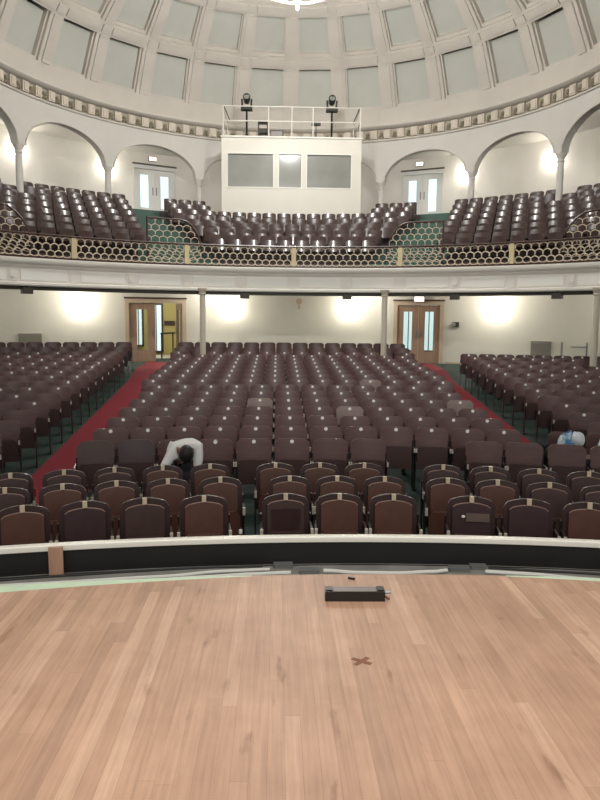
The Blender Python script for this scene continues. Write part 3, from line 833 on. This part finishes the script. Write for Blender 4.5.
sub(rl, MB().sweep([(-.03, 2.951), (.03, 2.951), (.03, 3.0), (-.03, 3.0)], BC, RB, -BA, BA, 90).obj('bottom_rail', M['rail_wood']))
pa = [rad(17.1 * i) for i in range(-4, 5)]
for a in pa:
    q = pol(BC, RB - .005, a, zr0); o = MB().box(-.065, .065, -.035, .035, 0.001, zr1 - zr0 - .001).obj('post', M['post'], None, loc=q, rz=-a); sub(rl, o)
for i in range(len(pa) - 1):
    sub(rl, latt_pts(BC, RB, pa[i] + .008, pa[i + 1] - .008, zr0, zr1).obj('lattice_panel', M['lattice']))

# lattice guards at the foot of the aisles
def guard(c, R, a_in, a_out, z0, ztop, lb):
    s = 1 if a_out > a_in else -1
    A0, A1 = min(a_in, a_out), max(a_in, a_out); span = abs(a_out - a_in)
    def topz(a):
        u = abs(a - a_in) / span
        return z0 + (ztop - z0) * (math.sqrt(max(0, 1 - (1 - min(1, u / .4)) ** 2)))
    t = empty('aisle_guard', pol(c, R, (a_in + a_out) / 2, z0)); tag(t, lb, 'railing', 'lattice guards at the balcony aisles')
    sub(t, latt_pts(c, R, A0, A1, z0, ztop, topz, .014).obj('lattice_panel', M['lattice']))
    pts = [pol(c, R, a_in + (a_out - a_in) * u, topz(a_in + (a_out - a_in) * u)) for u in [0, .01, .04, .08, .13, .2, .3, .4, .6, .8, 1.0]]
    sub(t, MB().tube(pts, .03, 8).obj('guard_rail', M['rail_wood'], None, True))
    sub(t, MB().bar(pol(c, R, a_out, 3.0), pol(c, R, a_out, ztop + .03), .03, 8).obj('end_post', M['rail_wood']))
    return t
Rg = BR + .26
guard(BC, Rg, -math.asin(2.62 / Rg), -math.asin(4.1 / Rg), 3.12, 4.25, 'curved-end lattice guard at the left balcony aisle, left of the middle seats')
guard(BC, Rg, math.asin(2.66 / Rg), math.asin(4.2 / Rg), 3.12, 4.25, 'curved-end lattice guard at the right balcony aisle, right of the middle seats')
guard(BC, Rg, -rad(39.5), -rad(50), 3.12, 4.25, 'lattice guard at far left end of the balcony, at frame edge')
guard(BC, Rg, rad(40.5), rad(51), 3.12, 4.25, 'lattice guard at far right end of the balcony, at frame edge')

# little loudspeakers hanging under the balcony edge
for a, lb in ((-41, 'small dark speaker hung under balcony edge, leftmost'), (-7.9, 'small dark speaker hung under balcony edge beside left pillar'), (8.7, 'small dark speaker hung under balcony edge beside right pillar'), (25.8, 'small dark speaker hung under balcony edge above right aisle carpet'), (41.0, 'small dark speaker hung under balcony edge, rightmost')):
    q = pol(BC, BR + .02, rad(a), 2.245); t = empty('hanging_speaker', q, -rad(a)); tag(t, lb, 'loudspeaker', 'speakers under the balcony edge')
    MB().box(-.13, .13, -.09, .07, -.19, -.03).obj('speaker_box', M['speaker'], t); MB().box(-.115, .115, -.096, -.0905, -.175, -.045).obj('speaker_grille', M['beam'], t)
    MB().box(-.03, .03, -.02, .02, -.03, .004).obj('mounting_bracket', M['iron'], t)

# ------------------------------------------------------------------ arcade ring, gallery, cornice, dome
DC, DRr = 17.75, 8.95
ZS, ZRISE, ZF0, ZF1 = 6.62, 1.0, 8.06, 8.60
bay = rad(22.5); hw = bay / 2 - .155 / DRr
def arch_z(a):
    u = ((a / bay) % 1.0); u = (u - .5) * bay / hw
    return ZS if abs(u) >= 1 else ZS + ZRISE * math.sqrt(max(0, 1 - u * u))
nb_ = 24; A_ = []
for b in range(-5, 5):
    base = b * bay; A_.append(base); m0 = base + bay / 2 - hw; m1 = base + bay / 2 + hw
    for i in range(nb_ + 1):
        A_.append(base + bay / 2 - hw * cos(PI * i / nb_))
A_.append(5 * bay)
rows = {k: [] for k in ('li', 'ui', 'lo', 'uo')}
for a in A_:
    z = arch_z(a)
    rows['li'].append(tuple(pol(DC, DRr - .14, a, z))); rows['ui'].append(tuple(pol(DC, DRr - .14, a, ZF0 + .02)))
    rows['lo'].append(tuple(pol(DC, DRr + .14, a, z))); rows['uo'].append(tuple(pol(DC, DRr + .14, a, ZF0 + .02)))
mb = MB(); mb.grid([rows['li'], rows['ui']]); mb.grid([rows['lo'], rows['uo']]); mb.grid([rows['li'], rows['lo']])
aw = struct(mb.obj('wall_arcade', M['plaster']), 'cream arcade wall carrying the dome')
mb = MB()
for b in range(-5, 5):     # thin archivolt moulding
    pts = [pol(DC, DRr - .15, b * bay + bay / 2 - hw * cos(PI * i / 20), ZS + ZRISE * sin(PI * i / 20)) for i in range(21)]
    mb.tube(pts, .028, 6)
mb.obj('arch_moulding', M['rib'], aw, True)
for i in range(-5, 6):
    q = pol(DC, DRr, rad(22.5 * i), 0); kk = 5.2
    q.z = 4.6
    t = empty('column', q); t['kind'] = 'structure'; h = ZS - 4.6
    MB().lathe([(.12, 0), (.12, .3), (.105, .36), (.10, h - .26)], 18).obj('column_shaft', M['plaster'], t, True)
    MB().lathe([(.10, h - .26), (.125, h - .25), (.125, h - .22), (.105, h - .2), (.13, h - .1), (.165, h - .06), (.17, h)], 18).obj('capital', M['rib'], t, True)

# gallery outer wall with two doors
GR = 12.0
gd = 27.3; gw_ = 4.2
mb = MB()
arcwall(mb, DC, GR, [(-115, -gd - gw_, 4.4, 8.6), (-gd - gw_, -gd + gw_, 7.5, 8.6), (-gd + gw_, gd - gw_, 4.4, 8.6), (gd - gw_, gd + gw_, 7.5, 8.6), (gd + gw_, 115, 4.4, 8.6)], .6)
struct(mb.obj('wall_gallery', M['gallery']), 'pale gallery wall behind the balcony arcade')
struct(MB().sweep([(-GR + DRr + .1, 8.08), (.1, 8.08)], DC, GR, rad(-115), rad(115), 60, closed=False).obj('ceiling_gallery', M['gallery']))
for i, a in enumerate((-gd, gd)):
    door_set(3 + i, DC, GR, a, 1.68, 5.52, 1.93, M['door_grey'], M['daylight'], M['door_grey'], M['dark_wood'], tw=.04)
for a, lb in ((-53.9, 'lit globe lamp on the gallery wall, far left bay'), (-36.7, 'lit wall lamp on the gallery left of the left balcony doors'), (36.1, 'lit wall lamp on the gallery right of the right balcony doors'), (52.9, 'lit globe lamp on the gallery wall, far right bay')):
    sconce(DC, GR, a, 7.3, lb, 110, 'wall lamps of the gallery', .75)
for i in range(-4, 5): point('gallery_fill', pol(DC, DRr + .42, rad(22.5 * i), 7.75), 40, (1, .97, .92))  # unseen fill points added behind the spandrels to brighten the gallery
for a, lb in ((-27.7, 'lit exit sign above the left balcony doors'), (26.7, 'lit exit sign above the right balcony doors')):
    p, rz = frame_at(DC, GR - .01, a, 7.86); exit_sign(p, rz, lb, .3)

# cornice with frieze blocks
co = struct(MB().sweep([(-.14, ZF0), (-.19, ZF0 + .03), (-.19, ZF0 + .07), (-.12, ZF0 + .09), (-.06, ZF0 + .09), (-.06, ZF1 - .09), (-.2, ZF1 - .08), (-.30, ZF1 - .03), (-.33, ZF1), (-.33, ZF1 + .05), (-.1, ZF1 + .09), (.1, ZF1 + .09), (.1, ZF0)], DC, DRr, -rad(115), rad(115), 160).obj('trim_5', M['rib'], None, True), 'moulded cornice with scroll frieze round the dome')
mb = MB(); mc = MB(); md = MB()
nf = 108
for i in range(-34, 35):
    a = 2 * PI * i / nf
    if abs(a) > rad(112): continue
    q = pol(DC, DRr - .07, a, (ZF0 + ZF1) / 2); T4 = Matrix.Translation(q) @ Matrix.Rotation(-a, 4, 'Z')
    mb.box(-.02, .23, -.10, .03, -.15, .16, 0, T4)
    mb.box(.02, .19, -.125, -.10, -.11, .12, 0, T4)
    # leaf scroll between blocks
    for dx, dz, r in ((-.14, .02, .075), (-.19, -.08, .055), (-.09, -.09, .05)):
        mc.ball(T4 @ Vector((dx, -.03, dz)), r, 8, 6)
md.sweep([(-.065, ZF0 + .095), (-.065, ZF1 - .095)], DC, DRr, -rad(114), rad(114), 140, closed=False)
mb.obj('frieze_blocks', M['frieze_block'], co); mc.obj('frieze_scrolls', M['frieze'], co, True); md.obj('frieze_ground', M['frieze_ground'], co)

# coffered dome (half ellipsoid), built cell by cell with stepped coffers
AE, ZE = 5.0, ZF1 + .06
def dome_pt(t, a, lev):
    r = 9.0 * cos(t); z = ZE + AE * sin(t)
    nr, nz = cos(t) / 9.0, sin(t) / AE; L2 = math.hypot(nr, nz)
    return pol(DC, r + lev * nr / L2, a, z + lev * nz / L2)
def t_for(y):    # meridian parameter seen at a given elevation on the hall axis
    el = math.atan((400 - y) / 670) - th
    lo_, hi_ = 0., 1.5
    for _ in range(40):
        m_ = (lo_ + hi_) / 2
        e = math.atan2(ZE + AE * sin(m_) - 1.5, DC + 9 * cos(m_))
        if e < el: lo_ = m_
        else: hi_ = m_
    return lo_
vb = [0, t_for(112), None, t_for(70), t_for(58), None, t_for(18), t_for(5), None, t_for(5) + .26, t_for(5) + .33, None, t_for(5) + .5]
V = [('band', 0, vb[1])]
def crow(t0, t1): 
    e = (t1 - t0) * .07
    return [('step', t0, t0 + e), ('panel', t0 + e, t1 - e), ('slot', t1 - e, t1)]
def rib(t0, t1):
    e = (t1 - t0) * .22
    return [('rib', t0, t0 + e), ('inset', t0 + e, t1 - e), ('rib', t1 - e, t1)]
V += crow(vb[1], vb[3]) + rib(vb[3], vb[4]) + crow(vb[4], vb[6]) + rib(vb[6], vb[7]) + crow(vb[7], vb[9]) + rib(vb[9], vb[10]) + crow(vb[10], vb[12]) + [('band', vb[12], PI / 2 - .02)]
sec = rad(12)
U = [('strip', -.08, .08), ('rib', .08, .145), ('step', .145, .175), ('panel', .175, .825), ('step', .825, .855), ('rib', .855, .92)]
LEV = dict(rib=0., inset=-.05, step=.10, panel=.26, slot=.95)
def cell(vk, uk):
    if vk == 'band': return 'rib'
    if vk == 'rib': return 'rib'
    if vk == 'inset': return 'inset' if uk in ('strip', 'panel', 'step') else 'rib'
    if vk == 'slot' and uk == 'panel': return 'slot'
    if vk in ('step', 'slot'):
        return 'inset' if uk == 'strip' else 'rib' if uk == 'rib' else 'step'
    return {'strip': 'inset', 'rib': 'rib', 'step': 'step', 'panel': 'panel'}[uk]
mb = MB()
for sct in range(-15, 15):
    for vi, (vk, t0, t1) in enumerate(V):
        for ui, (uk, u0, u1) in enumerate(U):
            a0_, a1_ = (sct + u0) * sec, (sct + u1) * sec
            cl = cell(vk, uk); lv = LEV[cl]; mi = 1 if cl == 'panel' else 0
            mb.add([dome_pt(t0, a0_, lv), dome_pt(t0, a1_, lv), dome_pt(t1, a1_, lv), dome_pt(t1, a0_, lv)], [(0, 1, 2, 3)], mi)
            # walls to the next cell in u and in v
            ul = LEV[cell(vk, U[(ui + 1) % len(U)][0])]
            if abs(ul - lv) > 1e-6: mb.add([dome_pt(t0, a1_, lv), dome_pt(t1, a1_, lv), dome_pt(t1, a1_, ul), dome_pt(t0, a1_, ul)], [(0, 1, 2, 3)], 0)
            if vi + 1 < len(V):
                vl = LEV[cell(V[vi + 1][0], uk)]
                if abs(vl - lv) > 1e-6: mb.add([dome_pt(t1, a0_, lv), dome_pt(t1, a1_, lv), dome_pt(t1, a1_, vl), dome_pt(t1, a0_, vl)], [(0, 1, 2, 3)], 0)
struct(mb.obj('ceiling', [M['rib'], M['coffer']]), 'coffered cream dome')

# chandelier
t = empty('chandelier', (0, DC, 9.2)); tag(t, 'bright crystal chandelier hanging from the dome centre', 'chandelier')
MB().bar((0, 0, .8), (0, 0, 4.45), .02, 8).obj('chain', M['brass'], t)
MB().lathe([(0, -.08), (.03, -.06), (.05, 0), (.03, .06), (.04, .12), (.16, .25), (.2, .35), (.05, .5), (.04, .82)], 16).obj('body', M['crystal'], t, True)
mb = MB(); pts = [(.95 * cos(2 * PI * i / 36), .95 * sin(2 * PI * i / 36), .5) for i in range(37)]; mb.tube(pts, .03, 6)
for i in range(6): mb.bar((.05 * cos(i * PI / 3), .05 * sin(i * PI / 3), .45), (.95 * cos(i * PI / 3), .95 * sin(i * PI / 3), .5), .015, 6)
mb.obj('ring', M['brass'], t, True)
for i in range(12):
    a = 2 * PI * i / 12; MB().ball((.95 * cos(a), .95 * sin(a), .62), .09, 10, 8).obj('bulb', M['chand'], t, True)
for i in range(8):
    a = 2 * PI * i / 8 + .2; MB().ball((.45 * cos(a), .45 * sin(a), .78), .08, 10, 8).obj('bulb', M['chand'], t, True)
point('chandelier_light', (0, DC, 10.2), 500, (1, .98, .95), .5)
point('chandelier_light', (0, DC, 8.9), 800, (1, .98, .95), .4)

# ------------------------------------------------------------------ control booth on the balcony
BYF, BYB, BX = 24.02, 26.2, 2.42
bz0, bz1 = 4.75, 7.66
t = empty('control_booth', (0, BYF, bz0)); tag(t, 'white control booth with three dark windows on the balcony', 'control booth')
mb = MB(); W3 = [(-2.2, -.64), (-.43, .33), (.54, 2.06)]; wz0, wz1 = 6.02, 7.12
xs_ = [-BX] + [v for w in W3 for v in w] + [BX]
mb.box(-BX, BX, 0, .1, 0, wz0 - bz0); mb.box(-BX, BX, 0, .1, wz1 - bz0, bz1 - bz0)
for i in range(0, len(xs_), 2): mb.box(xs_[i], xs_[i + 1], 0, .1, wz0 - bz0, wz1 - bz0)
mb.obj('front_wall', M['booth'], t)
MB().box(-BX, -BX + .1, .1, BYB - BYF, 0, bz1 - bz0).obj('side_wall', M['booth'], t); MB().box(BX - .1, BX, .1, BYB - BYF, 0, bz1 - bz0).obj('side_wall', M['booth'], t)
MB().box(-BX, BX, BYB - BYF, BYB - BYF + .1, 0, bz1 - bz0).obj('rear_wall', M['booth'], t)
MB().box(-BX - .03, BX + .03, -.05, BYB - BYF + .1, bz1 - bz0 + .0005, bz1 - bz0 + .05).obj('roof_deck', M['booth_frame'], t)
for x0, x1 in W3:
    f = MB(); e = .045
    f.box(x0 - e, x0, -.02, .1, wz0 - bz0 - e, wz1 - bz0 + e); f.box(x1, x1 + e, -.02, .1, wz0 - bz0 - e, wz1 - bz0 + e); f.box(x0, x1, -.02, .1, wz0 - bz0 - e, wz0 - bz0); f.box(x0, x1, -.02, .1, wz1 - bz0, wz1 - bz0 + e)
    fo = f.obj('window_frame', M['booth_frame'], t)
    MB().box(x0, x1, .05, .06, wz0 - bz0, wz1 - bz0).obj('window_pane', M['glass'], fo)
# guard rail on its roof
zd = bz1 + .051
t = empty('roof_guardrail', (0, BYF, zd)); tag(t, 'thin white pipe guardrail on top of the control booth', 'railing')
yb = 2.1
def railing_run(a, b, posts, nm):
    a, b = Vector(a), Vector(b); mb = MB()
    for h in (.5, .98): mb.bar(a + Vector((0, 0, h)), b + Vector((0, 0, h)), .018, 6)
    mb.obj('rails', M['white_metal'], t)
    for u in posts: q = a.lerp(b, u); MB().bar(q, q + Vector((0, 0, 1.0)), .02, 6).obj('post', M['white_metal'], t)
railing_run((-2.36, 0, 0), (2.36, 0, 0), [0, .33, .5, .655, 1], 'front'); railing_run((-2.36, 0, 0), (-2.36, yb, 0), [1], 'l'); railing_run((2.36, 0, 0), (2.36, yb, 0), [1], 'r')
for s_ in (-1, 1): MB().bar((s_ * 2.32, .03, .96), (s_ * 2.12, .03, .5), .016, 6).obj('diagonal_brace', M['iron'], t)
# moving-head lamps on stands
def moving_head(x, y, lb, turn):
    t = empty('moving_head_light', (x, y, zd)); tag(t, lb, 'stage light', 'moving heads on the booth')
    s = MB(); s.box(-.26, .26, -.2, .2, 0, .04); s.obj('base_plate', M['iron'], t)
    MB().bar((0, 0, .04), (0, 0, .98), .035, 8).obj('stand_pole', M['iron'], t)
    MB().box(-.2, .2, -.12, .12, .98, 1.10).obj('head_base', M['speaker'], t)
    mb = MB()
    for s_ in (-1, 1): mb.bar((s_ * .15, 0, 1.1), (s_ * .17, 0, 1.36), .035, 6)
    mb.obj('yoke', M['speaker'], t)
    mb = MB(); mb.bar((0, .12, 1.32), (0, -.15, 1.40), .11, 14, r2=.13); h = mb.obj('lamp_head', M['blackplastic'], t, True)
    MB().bar((0, -.151, 1.40), (0, -.156, 1.402), .1, 14).obj('lens', M['glass'], h)
moving_head(-1.57, 24.5, 'black moving stage light on pole, left end of booth roof', 0); moving_head(1.41, 24.5, 'black moving stage light on pole, right end of booth roof', 0)
def roof_box(name, x, y, w, d, h, lb, m, cat, feet=None):
    t = empty(name, (x, y, zd)); tag(t, lb, cat)
    MB().box(-w / 2, w / 2, -d / 2, d / 2, .03, h).obj('case', M[m], t)
    MB().box(-w / 2 + .03, w / 2 - .03, -d / 2 - .012, -d / 2, .06, h - .04).obj('front_face', M['greytop'], t)
    for sx in (-1, 1):
        for sy in (-1, 1): MB().bar((sx * (w / 2 - .04), sy * (d / 2 - .04), 0), (sx * (w / 2 - .04), sy * (d / 2 - .04), .03), .02, 8).obj('foot', M['iron'], t)
t = empty('equipment_rack', (-1.0, 24.5, zd)); tag(t, 'open dark equipment rack on booth roof right of the left stage light', 'rack')
mb = MB()
for x in (-.16, .16):
    for y in (-.15, .15): mb.box(x - .02, x + .02, y - .02, y + .02, 0, .56)
mb.obj('uprights', M['iron'], t)
MB().box(-.18, .18, -.17, .17, .5605, .60).obj('top_shelf', M['iron'], t); MB().box(-.139, .139, -.13, .13, .2, .36).obj('amplifier', M['speaker'], t); MB().box(-.139, .139, -.13, .13, .03, .12).obj('amplifier', M['speaker'], t)
roof_box('amplifier_case', -.52, 24.55, .46, .4, .30, 'low dark amplifier case on booth roof beside the open rack', 'speaker', 'case')
roof_box('stage_monitor', .12, 24.6, .42, .35, .12, 'flat dark unit on the middle of booth roof', 'speaker', 'case')
t = empty('roof_lamp', (.86, 24.5, zd)); tag(t, 'small dark lamp on post left of the right stage light', 'lamp')
MB().bar((0, 0, 0), (0, 0, .52), .015, 8).obj('pole', M['iron'], t); MB().box(-.16, .16, -.08, .08, .5205, .64).obj('lamp_head', M['speaker'], t); MB().box(-.12, .12, -.12, .12, -0.0, .014).obj('base', M['iron'], t)

# ------------------------------------------------------------------ belongings
# blue and white coat bundle over a right-block seat
def lump(pts, r, n=12): return MB().tube(pts, r, n)
def blob(name, m, par, c, sc, seed, res=(16, 12)):
    rnd = random.Random(seed); mb = MB(); n, q = res
    ph = [rnd.uniform(0, 6) for _ in range(6)]
    vs = []
    for j in range(q + 1):
        for i in range(n):
            a, b = 2 * PI * i / n, PI * j / q
            k = 1 + .12 * sin(3 * a + ph[0]) * sin(b) + .1 * sin(4 * b + ph[1]) * cos(2 * a + ph[2]) + .06 * sin(6 * a + 3 * b + ph[3])
            vs.append((c[0] + sc[0] * k * sin(b) * cos(a), c[1] + sc[1] * k * sin(b) * sin(a), c[2] + sc[2] * k * cos(b)))
    mb.add(vs, [(j * n + i, (j + 1) * n + i, (j + 1) * n + (i + 1) % n, j * n + (i + 1) % n) for j in range(q) for i in range(n)])
    return mb.obj(name, m, par, True)
# ------------------------------------------------------------------ person bending forward in the third seat of the first plywood row
def skin_mesh(joints, edges, levels=2, root=0):
    me = bpy.data.meshes.new('skin_src'); me.from_pydata([j[0] for j in joints], edges, [])
    o = bpy.data.objects.new('skin_src', me); COL.objects.link(o)
    md_ = o.modifiers.new('skin', 'SKIN'); md_.use_smooth_shade = True
    lay = me.skin_vertices[0].data if me.skin_vertices else None
    if lay is None:
        bpy.context.view_layer.update(); lay = me.skin_vertices[0].data
    for i, j in enumerate(joints):
        r = j[1]; lay[i].radius = (r, r) if not isinstance(r, tuple) else r; lay[i].use_root = (i == root)
    sd = o.modifiers.new('sub', 'SUBSURF'); sd.levels = levels; sd.render_levels = levels
    dg = bpy.context.evaluated_depsgraph_get(); ev = o.evaluated_get(dg); m2 = bpy.data.meshes.new_from_object(ev)
    bpy.data.objects.remove(o); return m2
def from_me(mb, me, mi=0): mb.add([v.co.copy() for v in me.vertices], [tuple(p.vertices) for p in me.polygons], mi)

def build_person():
    R0 = 13.75; a = -3.5 * PITCH / R0 - .0; p = pol(-5, R0, (-3.5 * PITCH) / R0, floor_z(R0))
    p = pol(-5, R0 - .16, (-3.5 * PITCH + .02) / R0, floor_z(R0)); t = empty('person', (p.x, p.y, p.z + .036), -a)
    tag(t, 'person in white shirt bent forward head down in seat behind padded rows', 'person')
    J, E = [], []
    lean = lambda co: (co[0] + .115 * max(0, min(1, (co[2] - .55) / .25)), co[1], co[2])
    def j(co, r, par=None):
        co = lean(co)
        J.append((co, r)); i = len(J) - 1
        if par is not None: E.append((par, i))
        return i
    pel = j((0, -.06, .62), .10)
    sp1 = j((0, -.17, .74), .11, pel); sp2 = j((0, -.31, .83), .11, sp1); ch = j((0, -.40, .85), .10, sp2); nk = j((0, -.52, .825), .05, ch); hd = j((0, -.585, .80), .055, nk)
    for s in (-1, 1):
        sh = j((s * .14, -.41, .85), .055, ch); el = j((s * .22, -.50, .58), .042, sh); wr = j((s * .15, -.64, .40), .03, el); pm = j((s * .12, -.68, .345), .036, wr)
        for q, (dx, L_) in enumerate([(-.028, .07), (-.01, .08), (.01, .075), (.027, .06)]):
            f0 = j((s * .12 + dx, -.70, .30), .0095, pm); f1 = j((s * .12 + dx, -.70 + .005, .30 - L_ * .55), .0085, f0); j((s * .12 + dx, -.685, .30 - L_), .0075, f1)
        tb = j((s * .12 - s * .045, -.66, .33), .011, pm); j((s * .12 - s * .06, -.67, .29), .009, tb)
        hp = j((s * .085, -.12, .60), .072, pel); kn = j((s * .12, -.50, .565), .055, hp); cf = j((s * .13, -.47, .32), .05, kn); an = j((s * .13, -.44, .07), .038, cf); j((s * .135, -.52, .02), .036, an); 
    body = MB(); from_me(body, skin_mesh(J, E))
    # head, bowed: face turned to the floor
    H4 = Matrix.Translation((.115, -.635, .835)) @ Matrix.Rotation(rad(62), 4, 'X')
    n, q = 24, 18; vs = []
    for jj in range(q + 1):
        for i in range(n):
            aa, bb = 2 * PI * i / n, PI * jj / q
            x, y, z = sin(bb) * cos(aa), sin(bb) * sin(aa), cos(bb)
            px, py, pz = x * .078, y * .098, z * .118
            if z < 0: px *= 1 + .25 * z; py *= 1 + .12 * z
            if y < -.6:
                py -= .022 * math.exp(-((x / .16) ** 2 + ((z + .08) / .2) ** 2))            # nose
                py += .012 * math.exp(-(((abs(x) - .36) / .16) ** 2 + ((z - .08) / .12) ** 2))  # eye sockets
                py -= .008 * math.exp(-((x / .3) ** 2 + ((z + .48) / .07) ** 2))             # lips
                py -= .008 * math.exp(-((x / .3) ** 2 + ((z + .82) / .15) ** 2))             # chin
            vs.append(H4 @ Vector((px, py, pz)))
    body.add(vs, [(jj * n + i, (jj + 1) * n + i, (jj + 1) * n + (i + 1) % n, jj * n + (i + 1) % n) for jj in range(q) for i in range(n)])
    for s in (-1, 1):
        for k in range(2):
            mm = MB().ball((0, 0, 0), .03 if k == 0 else .016, 10, 8, sc=(.35, .7, 1)); body.add([H4 @ (Vector(v) + Vector((s * (.08 + .004 * k), .012, -.005))) for v in mm.v], mm.f)
    body.obj('body', M['skin'], t, True)
    hr = MB(); vs = []
    for jj in range(q + 1):
        for i in range(n):
            aa, bb = 2 * PI * i / n, PI * jj / q * .60
            yy = sin(bb) * sin(aa); lim = 1 if yy > -.35 else .86
            bb2 = bb * lim if yy <= -.2 else bb * 1.05
            vs.append(H4 @ Vector((sin(bb2) * cos(aa) * .087, sin(bb2) * sin(aa) * .108, cos(bb2) * .128)))
    hr.add(vs, [(jj * n + i, (jj + 1) * n + i, (jj + 1) * n + (i + 1) % n, jj * n + (i + 1) % n) for jj in range(q) for i in range(n)])
    hr.obj('hair', M['hair'], t, True)
    J2, E2 = [], []
    def k(co, r, par=None):
        co = lean(co)
        J2.append((co, r)); i = len(J2) - 1
        if par is not None: E2.append((par, i))
        return i
    a1 = k((0, -.06, .645), .12); a2 = k((0, -.17, .75), .145, a1); a3 = k((0, -.31, .85), .15, a2); a4 = k((0, -.40, .865), .135, a3); k((0, -.475, .85), .085, a4)
    for s in (-1, 1):
        b1 = k((s * .14, -.41, .855), .085, a4); b2 = k((s * .185, -.46, .70), .062, b1); k((s * .21, -.49, .61), .056, b2)
    sh = MB(); from_me(sh, skin_mesh(J2, E2)); sh.obj('shirt', M['shirt'], t, True)
    J2.clear(); E2.clear()
    a1 = k((0, -.05, .60), .115)
    for s in (-1, 1):
        b1 = k((s * .085, -.12, .60), .085, a1); b2 = k((s * .12, -.50, .565), .066, b1); b3 = k((s * .13, -.47, .33), .066, b2); k((s * .13, -.44, .11), .058, b3)
    tr = MB(); from_me(tr, skin_mesh(J2, E2)); tr.obj('trousers', M['trousers'], t, True)
    for s in (-1, 1):
        blob('shoe', M['shoe'], t, (s * .135, -.50, .018), (.046, .13, .036), 3)
build_person()

# belongings on the nearest right-block seats
def seat_near(x, y):
    best = min((c for c in cand), key=lambda c: (c[1].x - x) ** 2 + (c[1].y - y) ** 2); return best
def bundle(name, x, y, z, parts, lb, cat, rz=0.):
    t = empty(name, (x, y, z), rz); tag(t, lb, cat)
    for nm, m, c, sc, sd in parts: blob(nm, M[m], t, c, sc, sd)
    return t

sb = [c for c in cand if 'right side block, second row' in c[4] and 'first from' in c[4]]
if sb:
    sp_ = sb[0][1]; x, y, z = sp_.x - .02, sp_.y - .2, sp_.z + .478
    bundle('jacket_bundle', x, y, z, [('blue_part', 'bluebag', (-.03, 0, .235), (.145, .12, .205), 5), ('white_part', 'whitebag', (.07, -.03, .36), (.09, .1, .10), 8)], 'crumpled blue and white jacket heaped on a seat beside the right aisle', 'jacket', rad(-20))
    bundle('dark_backpack', x - .385, y - .03, sp_.z + .012, [('pack', 'blackplastic', (0, 0, .37), (.085, .12, .36), 6)], 'upright dark bag beside the blue and white jacket, right aisle', 'bag')
    bundle('white_cloth', x + .50, y + .02, z, [('cloth', 'whitebag', (0, -.02, .24), (.12, .09, .21), 9)], 'white cloth lying on the seat next to the blue and white jacket', 'cloth')
t = empty('red_bottle', (-.80, 6.2, -1.039)); tag(t, 'small red bottle with white cap in the gap beside worn front seat', 'bottle')
MB().lathe([(.03, 0), (.034, .01), (.034, .40), (.014, .46), (.014, .5)], 16).obj('bottle_body', M['redplastic'], t, True)
MB().lathe([(.018, .5005), (.018, .535), (0, .535)], 12).obj('bottle_cap', M['tag'], t)

# ------------------------------------------------------------------ light
w = bpy.data.worlds.new('world'); S.world = w; w.use_nodes = True
w.node_tree.nodes['Background'].inputs['Color'].default_value = (1, .985, .96, 1); w.node_tree.nodes['Background'].inputs['Strength'].default_value = 1.08
def area(name, loc, target, sx, sy, power, color=(1, .96, .9)):
    l = bpy.data.lights.new(name, 'AREA'); l.shape = 'RECTANGLE'; l.size = sx; l.size_y = sy; l.energy = power; l.color = color
    o = bpy.data.objects.new(name, l); COL.objects.link(o); o.location = loc
    d = Vector(target) - Vector(loc); o.rotation_euler = d.to_track_quat('-Z', 'Y').to_euler(); return o
w1 = area('stage_fill', (0, .6, 6.8), (0, 1.9, 0), 5, 1.6, 160); w1.data.spread = rad(100)  # unseen area light added overhead to brighten the stage boards
sl = bpy.data.lights.new('balcony_fill', 'SPOT'); sl.energy = 4300; sl.spot_size = rad(56); sl.spot_blend = 1; sl.shadow_soft_size = .25; sl.color = (1, .97, .93)  # unseen spot added to brighten the balcony front
so = bpy.data.objects.new('balcony_fill', sl); COL.objects.link(so); so.location = (0, -3.0, 8.6); so.rotation_euler = (Vector((0, 20, 3.2)) - Vector(so.location)).to_track_quat('-Z', 'Y').to_euler()

for a in (-48, -34, -21, -8, 8, 21, 34, 48):      # unseen lamps added in the soffit to brighten the wall below the balcony
    p, rz = frame_at(WC, WR - 1.1, a, 2.58); t = empty('added_soffit_light', p, rz); tag(t, 'unseen round lamp added in the soffit to brighten the space under the balcony', 'added lamp', 'added soffit lamps')
    MB().lathe([(.16, -.05), (.19, -.03), (.19, 0), (.13, 0), (.13, -.02)], 20).obj('trim_ring', M['white_metal'], t, True)
    MB().bar((0, 0, -.035), (0, 0, -.022), .125, 20).obj('diffuser', M['chand'], t)
    point('soffit_fill', (p.x, p.y, 2.46), 82, (1, .97, .92), .12)
point('lobby_fill', pol(WC, WR + 2.2, rad(-13), 2.5), 90, (1, .95, .85), .2); point('lobby_fill', pol(WC, WR + 2.2, rad(13), 2.5), 60, (1, .97, .92), .2)  # fill points added to light the lobby beyond the doors, no fixtures
S.cycles.use_denoising = True
S.cycles.max_bounces = 6; S.cycles.diffuse_bounces = 4; S.cycles.glossy_bounces = 3; S.cycles.transmission_bounces = 4
S.view_settings.view_transform = 'Standard'; S.view_settings.look = 'None'; S.view_settings.gamma = 1; S.view_settings.use_curve_mapping = False
S.view_settings.exposure = 0.14
